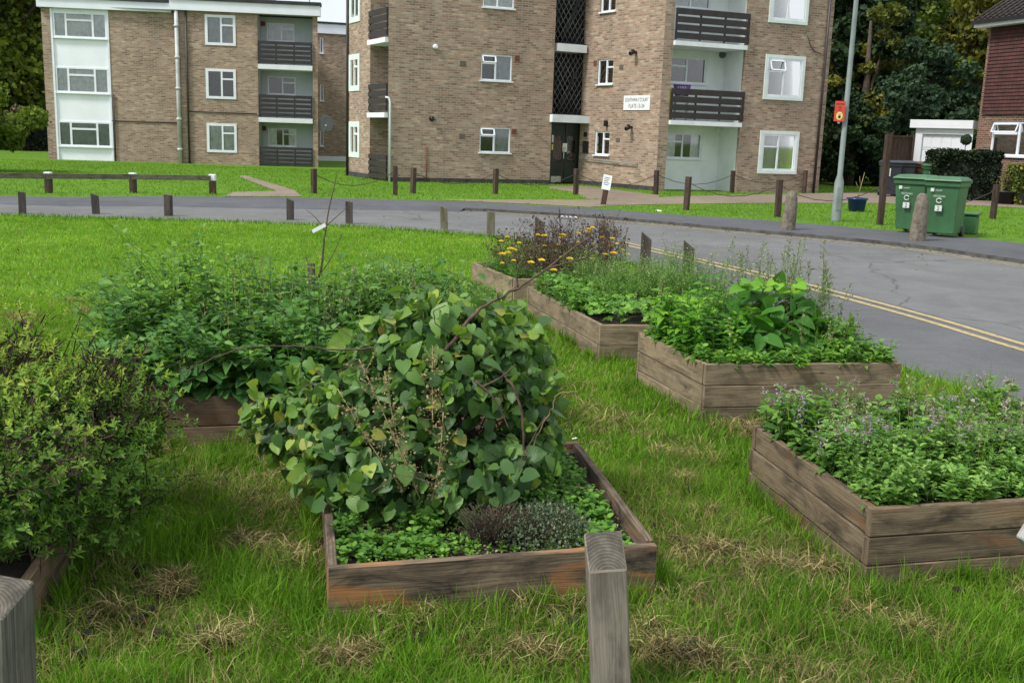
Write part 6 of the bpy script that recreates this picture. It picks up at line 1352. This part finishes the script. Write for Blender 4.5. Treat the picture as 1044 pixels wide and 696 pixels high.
# sparser turf a few metres out to both sides of the view
for (y0, y1, n_, w_) in ((1.2, 6, 60000, .007), (6, 14, 50000, .013)):
    yy = rng.uniform(y0, y1, n_); xx = (rng.random(n_)-.5)*2; xx = np.sign(xx)*(.53*yy+.7+np.abs(xx)*3.2); k = lawn_mask(xx, yy); xx, yy = xx[k], yy[k]; n_ = len(xx)
    o = blades('grass', xx, yy, .03+.05*rng.random(n_), w_*(.7+.6*rng.random(n_)), .15+.7*rng.random(n_), .3+.35*rng.random(n_)+.2*fbm(xx, yy, 1.1, 5, 3), LM['grass']); tag(o, kind='stuff')
# dead clippings lying on the ground
x, y = scatter(260000, 2.15, 9.5); b_ = brown(x, y); k = rng.random(len(x)) < b_*.97+.05+.22*np.clip((6.5-y)/3, 0, 1)*(fbm(x, y, 2.6, 41) > .47); x, y, b_ = x[k], y[k], b_[k]; n = len(x)
o = blades('dead_grass', x, y, .04+.07*rng.random(n), .0035*(.7+.6*rng.random(n))*np.where(y > 5, 1.6, 1), .72+.27*rng.random(n), rng.random(n)*(.45+.6*vnoise(x, y, 9, 4)), LM['thatch'], z=.002+.03*rng.random(n)*b_, curve=1.2); tag(o, kind='stuff')
hx_, hy_, hz_ = [], [], []
for (cx_, cy_), r_ in [(q_[:2], q_[2]) for q_ in SPOTS]:
    if cy_ > 7: continue
    for _ in range(rng.integers(1, 4)):
        ox, oy = cx_+rng.normal()*r_*.45, cy_+rng.normal()*r_*.35; n_ = int(rng.uniform(90, 260)); rr = rng.uniform(.03, .08); a = rng.normal(size=n_)*rr; b = rng.normal(size=n_)*rr*.6; hx_.append(ox+a); hy_.append(oy+b); hz_.append(np.maximum(.004, .055*np.exp(-(a/rr)**2-(b/rr/.6)**2)+rng.random(n_)*.014))
hx_, hy_, hz_ = np.concatenate(hx_), np.concatenate(hy_), np.concatenate(hz_); k = lawn_mask(hx_, hy_); hx_, hy_, hz_ = hx_[k], hy_[k], hz_[k]; n = len(hx_)
o = blades('grass_clippings', hx_, hy_, rng.uniform(.04, .11, n), .0034*(.7+.6*rng.random(n)), .9+.095*rng.random(n), rng.random(n)**1.3, LM['thatch'], z=hz_, curve=1.3); tag(o, kind='stuff')
cb = MB()
for (cx_, cy_), r_ in [(q_[:2], q_[2]) for q_ in SPOTS]:
    if cy_ > 7: continue
    for _ in range(7):
        ox, oy = cx_+rng.normal()*r_*.6, cy_+rng.normal()*r_*.45; sz_ = rng.uniform(.008, .03); pts = []
        if lawn_mask(np.array([ox]), np.array([oy]))[0]: cb.tube([(ox-sz_, oy, .0), (ox-sz_*.5, oy+.004, sz_*.8), (ox+sz_*.4, oy, sz_*.9), (ox+sz_, oy-.004, .0)], [sz_*.4, sz_*.8, sz_*.75, sz_*.3], 6)
tag(cb.build('earth_clods', M['soil']), kind='stuff')
# tall tufts: around bed feet, posts and a few free ones
tx, ty, th_ = [], [], []
def tuft_at(cx, cy, n, r, h): tx.extend(cx+rng.normal(size=n)*r); ty.extend(cy+rng.normal(size=n)*r); th_.extend(h*(.5+.6*rng.random(n)))
for bi, b4 in enumerate(BEDS):
    for i in range(4):
        a, b = b4[i], b4[(i+1) % 4]; L = np.linalg.norm(b-a); out_n = np.array([(b-a)[1], -(b-a)[0]])/L
        for t in rng.random(int(L*(26 if bi in (0, 1, 6) else 14))): q_ = a+(b-a)*t+out_n*(.03+.04*rng.random()); tuft_at(q_[0], q_[1], 16, .018, .11+.05*rng.random())
for x_, y_, n_, r_, h_ in ((340, 620, 60, .05, .2), (385, 625, 50, .05, .17), (545, 610, 30, .02, .2), (800, 640, 120, .08, .2), (590, 650, 80, .05, .15), (680, 640, 120, .07, .17), (400, 660, 160, .12, .16), (180, 560, 160, .1, .19), (215, 590, 120, .08, .19), (265, 620, 80, .06, .18), (280, 670, 100, .08, .17), (60, 640, 60, .05, .15), (170, 475, 90, .09, .15), (990, 660, 90, .08, .17), (740, 660, 90, .07, .17), (660, 455, 80, .08, .12), (800, 455, 90, .08, .12), (220, 510, 40, .05, .15)):
    q_ = g(x_, y_+8); tuft_at(q_[0], q_[1], n_, r_, h_)
tx, ty, th_ = np.array(tx), np.array(ty), np.array(th_); k = lawn_mask(tx, ty); tx, ty, th_ = tx[k], ty[k], th_[k]; n = len(tx)
o = blades('tall_grass', tx, ty, th_, .0048*(.7+.6*rng.random(n))*np.where(ty > 5, 1.5, 1), .1+.6*rng.random(n), .2+.5*rng.random(n), LM['grass']); tag(o, kind='stuff')
o = blades('bed_grass', BEDGRASS[:, 0], BEDGRASS[:, 1], rng.uniform(.12, .30, len(BEDGRASS)), np.full(len(BEDGRASS), .006), .1+.5*rng.random(len(BEDGRASS)), .3+.5*rng.random(len(BEDGRASS)), LM['grass'], z=BEDGRASS[:, 2]); tag(o, kind='stuff')
# long grass clump beside the mint bed and along the road edge
GT = plant('grass_clump', (*g(985, 424), 0), 'tuft of long green grass behind the mint bed beside the road', 'grass'); q_ = g(985, 424); n = 260
o = blades('blades', q_[0]+rng.normal(size=n)*.13, q_[1]+rng.normal(size=n)*.10, rng.uniform(.15, .36, n), np.full(n, .008), .15+.6*rng.random(n), .3+.5*rng.random(n), LM['grass']); shift(o, GT)
ne2 = NEa[(NEa[:, 0] > -12) & (NEa[:, 0] < 6)]; L_ = resample(ne2, 5200); L_ = L_+rng.normal(size=L_.shape)*.05-np.array([.05, .06]); o = blades('verge_grass', L_[:, 0], L_[:, 1], rng.uniform(.04, .11, len(L_)), np.where(L_[:, 1] < 10, .007, .014), .15+.6*rng.random(len(L_)), .2+.5*rng.random(len(L_)), LM['grass']); tag(o, kind='stuff')
# far lawn blades (beyond the pavement)
n = 70000; yy = np.sqrt(rng.random(n)*(44**2-20**2)+20**2); xx = (rng.random(n)-.5)*1.12*yy; PVa = resample(PVc, 400)
pvy = np.interp(xx, PVa[:, 0], PVa[:, 1]); 
def inpoly(x, y, poly):
    ins = np.zeros(len(x), bool); j = len(poly)-1
    for i in range(len(poly)):
        xi, yi = poly[i]; xj, yj = poly[j]; c_ = ((yi > y) != (yj > y)) & (x < (xj-xi)*(y-yi)/(yj-yi+1e-12)+xi); ins ^= c_; j = i
    return ins
k = (yy > pvy+.05) & ~inpoly(xx, yy, pp) & ~inpoly(xx, yy, [tuple(C), tuple(D), tuple(E_), tuple(Fp), tuple(G), G2, K2, K]) & ~inpoly(xx, yy, [(p_.x, p_.y) for p_ in bpy.data.objects['footpath'].data.vertices.values() and [v_.co for v_ in bpy.data.objects['footpath'].data.vertices]]) & ~inpoly(xx, yy, [(p_.x, p_.y) for p_ in [v_.co for v_ in bpy.data.objects['doorstep'].data.vertices]])
xx, yy = xx[k], yy[k]; n = len(xx); o = blades('grass', xx, yy, rng.uniform(.03, .07, n), np.full(n, .022), .1+.5*rng.random(n), .25+.3*rng.random(n)+.25*fbm(xx, yy, .5, 9), LM['grass'], z=ZP-.01); tag(o, kind='stuff')
# fallen leaves and scraps
lc = LC()
for i in range(260):
    x_, y_ = rng.uniform(-9, 9), rng.uniform(3, 24); lc.add((x_, y_, .05 if y_ < 18 else .012), rng.normal(size=3)*[1, 1, .2], [rng.normal()*.4, rng.normal()*.4, 1], rng.uniform(.025, .045), rng.random())
for i in range(240):   # along the far kerb
    q_ = FKc[rng.integers(20, len(FKc)-20)]; lc.add((q_[0]-.08-abs(rng.normal())*.07, q_[1]-.08-abs(rng.normal())*.07, .012), rng.normal(size=3)*[1, 1, .2], [rng.normal()*.4, rng.normal()*.4, 1], rng.uniform(.03, .06), rng.random())
o = lc.build('fallen_leaves', 'ovate', LM['tree_yellow']); tag(o, kind='stuff')
for i, (x_, y_, lb_) in enumerate(((671, 215.5, 'white paper scrap on the far grass strip edge'), (575, 221.5, 'white litter lying in the far gutter behind the marigolds'), (583, 222, 'second white litter scrap in the far gutter, the more right one'), (586, 448.5, 'tiny white scrap in the grass right of the bean heap'))):
    z_ = ZP if i == 0 else .03; q_ = g(x_, y_, z_); s_ = .12 if i < 3 else .018; rt_ = empty('litter', (q_[0], q_[1], z_+.01), rng.random()*3, lb_, 'litter'); b_ = MB()
    for k in range(4): b_.face([(s_*(k/2-1), -s_*.4, .02*s_*8*(k % 2)), (s_*((k+1)/2-1), -s_*.4, .02*s_*8*((k+1) % 2)), (s_*((k+1)/2-1), s_*.4, .02*s_*8*((k+1) % 2)), (s_*(k/2-1), s_*.5, .02*s_*8*(k % 2))])
    b_.build('paper', M['paper'], rt_)
# log stub on the lawn, stake, sapling
q_ = g(33, 336); lg_ = empty('log', (q_[0], q_[1], 0), 0, 'short brown log stub tilted in the lawn at the left edge', 'log'); b_ = MB(); b_.tube([(.03, 0, .0), (-.04, 0, .05), (-.115, 0, .09)], [.022, .026, .028], 9); b_.build('stub', M['bark'], lg_); b_ = MB(); b_.tube([(-.09, .01, -.02), (-.09, .01, .07)], .012, 6); b_.build('prop', M['twig_dark'], lg_)
q_ = at(318, 291, 7.1); sk = empty('stake', (q_[0], 7.1, 0), 0, 'short brown round stake beside the sapling behind the nettles', 'stake'); b_ = MB(); z_ = at(317, 268.5, 7.1)[2]; b_.tube([(0, 0, -.05), (0, 0, z_*.6), (-.005, 0, z_)], [.027, .026, .027], 9); b_.build('shaft', M['post_brown'], sk)
sap = branch('sapling', 'bare young sapling with a white tag, behind the nettle bed', [(322, 330, 7.1), (324, 290, 7.1), (329, 262, 7.1), (332, 232, 7.1), (343, 178, 7.1)], .012, .003, 'twig', [[(331, 235, 7.1), (322, 222, 7.1), (312, 214, 7.1)], [(332, 231, 7.1), (344, 220, 7.1), (358, 208, 7.1)], [(326, 280, 7.1), (338, 262, 7.05), (350, 236, 7.)], [(324, 285, 7.1), (314, 268, 7.1), (311, 255, 7.1)]], 'tree')
tq = at(326, 233.5, 7.05); b_ = MB(); b_.box((tq[0]-.045, 7.05, tq[2]-.03), (.09, 0, .05), (-.012, 0, .022), (0, .004, 0)); shift(b_.build('white_tag', M['paper']), sap)
# ------------------------------------------------------------------ trees
def tree(name, x, y, h, blobs, nleaf, size, mat, label, trunk_r=.25, group=None, cat='tree', lo=0, hi=1., kind='clump'):
    r = empty(name, (x, y, 0), rng.random()*6, label, cat, group); b_ = MB(); b_.tube([(0, 0, -.2), (.1, 0, h*.25), (0, .15, h*.5), (.1, 0, h*.8)], [trunk_r*1.3, trunk_r, trunk_r*.7, trunk_r*.25], 9)
    cl = []
    for (bx, by, bz, br, bh) in blobs:
        b_.tube([(0, 0, min(bz*.5, h*.4)), (bx*.5, by*.5, bz*.75), (bx*.9, by*.9, bz)], [trunk_r*.5, trunk_r*.3, trunk_r*.1], 6, cap=False)
        nsub = max(8, int(9*br*br/2))
        for _ in range(nsub):
            v = rng.normal(size=3); v /= np.linalg.norm(v); k = rng.uniform(.55, 1.02); c_ = (bx+v[0]*br*k, by+v[1]*br*k, max(.3, bz+v[2]*bh*k)); s_ = rng.uniform(.16, .34)*br+.1
            cl.append((c_, (s_*1.15, s_*1.15, s_*.8)))
            if rng.random() < .25: b_.tube([(bx*.6, by*.6, bz*.9), c_], [trunk_r*.12, trunk_r*.03], 4, cap=False)
    b_.build('trunk', M['bark'], r)
    ps, ns = [], []; per = max(6, nleaf//len(cl)); tone = []
    for c_, s_ in cl:
        v = rng.normal(size=(per, 3)); v /= np.linalg.norm(v, axis=1, keepdims=True); k = rng.uniform(.6, 1.15, (per, 1)); ps.append(np.array(c_)+v*np.array(s_)*k); ns.append(v); tone.append(np.clip(rng.random(per)*.6+rng.random()*.4, 0, 1))
    ps = np.concatenate(ps); ns = np.concatenate(ns); tone = lo+(hi-lo)*np.concatenate(tone)
    leaves('crown', kind, ps, rng.normal(size=ps.shape)+[0, 0, -.3], ns+rng.normal(size=ps.shape)*.6+[0, 0, .3], size*rng.uniform(.6, 1.3, len(ps)), tone, LM[mat], r, smooth=False); return r
def blobs(R, Hh, n, zc): return [(rng.normal()*R*.45, rng.normal()*R*.45, zc+rng.uniform(-.8, .8)*Hh*.5, R*rng.uniform(.4, .6), Hh*rng.uniform(.2, .32)) for _ in range(n)]
WG = 'dark trees beyond the middle block'
for i, (px, Y, h, R, mt, lb_, nl, sz_, lo, hi) in enumerate([
    (852, 50, 13, 3.2, 'wood_dark_leaf', 'dark tree rising right behind the corner of the middle block', 13000, .28, 0, .7),
    (895, 53, 13, 3.6, 'tree_green', 'dark green tree with a few ochre patches, behind the lamp post', 15000, .22, 0, .86),
    (940, 47.5, 7.2, 2.6, 'tree_grey', 'grey green bushy willow like tree above the white garage', 13000, .20, 0, .95),
    (905, 46.5, 5.5, 2.0, 'tree_grey', 'lower grey green bush left of the willow like tree', 8000, .18, 0, .8),
    (868, 46, 4.5, 1.9, 'wood_dark_leaf', 'low dark bush at ground level behind the lamp post', 8000, .2, 0, 1),
    (984, 54, 12, 3.4, 'tree_yellow', 'yellowing tree peeking out above the house gutter', 9000, .26, 0, .9),
    (878, 47.5, 9, 1.5, 'tree_yellow', 'narrow ochre tinted tree between the dark one and the willow like tree', 5000, .2, .1, .8),
    (1060, 60, 14, 5, 'tree_green', 'large tree hidden mostly behind the brick house', 6000, .34, 0, .8),
    (930, 60, 15, 4.5, 'wood_dark_leaf', 'tall dark tree filling the gap high behind the willow like tree', 10000, .32, 0, .9)]):
    q_ = at(px, 150, Y); tree('broadleaf_tree', q_[0], Y, h, blobs(R, h*.75, 9, h*.52)+[(0, 0, h*.25, R*.75, h*.22), (R*.3, -.5, h*.12+.4, R*.6, h*.13)], nl, sz_, mt, lb_, .22, WG, 'tree', lo, hi)
# far wood behind: reads as one mass
n = 42000; X_ = rng.uniform(15, 62, n); Yw = 64+rng.uniform(-3, 6, n)+.15*X_; Zw = rng.random(n)**.8*(13+4*vnoise(X_, Yw*0, .15, 3)); 
o = leaves('woodland', 'clump', np.stack([X_, Yw, Zw], 1), rng.normal(size=(n, 3)), rng.normal(size=(n, 3))+[0, -.8, .4], rng.uniform(.35, .75, n), rng.random(n)*.85, LM['wood_dark_leaf'], smooth=False); tag(o, kind='stuff')
LG = 'trees beyond the left block'
for (px, Y, h, R, mt, lb_, nl, sz_) in [(12, 62, 17, 6.5, 'tree_light', 'tall broadleaf tree with yellowing leaves left of the left block', 20000, .30), (38, 70, 16, 5.5, 'tree_light', 'yellow green tree showing right beside the edge of the left block', 15000, .30), (-60, 60, 17, 7, 'tree_light', 'big tree beyond the left edge of the picture', 9000, .36)]:
    q_ = at(px, 130, Y); tree('broadleaf_tree', q_[0], Y, h, blobs(R, h*.75, 11, h*.5)+[(0, 0, h*.22, R*.8, h*.2), (-R*.4, 0, h*.3, R*.6, h*.2), (R*.4, 0, h*.28, R*.55, h*.2)], nl, sz_, mt, lb_, .3, LG, 'tree')
q_ = at(4, 150, 33); tree('bush', q_[0]-.9, 33, 3.3, [(0, 0, 1.0, 1.2, 1.), (.4, -.2, 2.2, 1.0, .75), (-.6, .2, 2.0, 1.2, .9), (.2, 0, .6, 1., .6)], 11000, .12, 'tree_light', 'rounded green bush at the left edge, before the tall trees', .08, None, 'bush', .1, .85)
hx = at(18, 140, 58); hedge('boundary_hedge', 0, 9.5, 0, 1.6, 2.0, 'dark boundary hedge at the far end of the left lawn', 6000, loc=(hx[0]-2, 58), ls=.16)
q_ = at(22, 140, 57); tree('bush', q_[0], 57, 2.8, [(0, 0, 1.6, .9, .9)], 2500, .14, 'dried', 'reddish brown bush in front of the far boundary hedge', .06, None, 'bush')
n = 26000; X_ = rng.uniform(-75, -20, n); Yw = 84+rng.uniform(-3, 6, n); Zw = rng.random(n)**.8*(12+5*vnoise(X_, Yw*0, .12, 8)); k = X_ < -27; X_, Yw, Zw = X_[k], Yw[k], Zw[k]; n = len(X_)
o = leaves('woodland', 'clump', np.stack([X_, Yw, Zw], 1), rng.normal(size=(n, 3)), rng.normal(size=(n, 3))+[0, -.8, .4], rng.uniform(.4, .8, n), rng.random(n)*.85, LM['tree_green'], smooth=False); tag(o, kind='stuff')
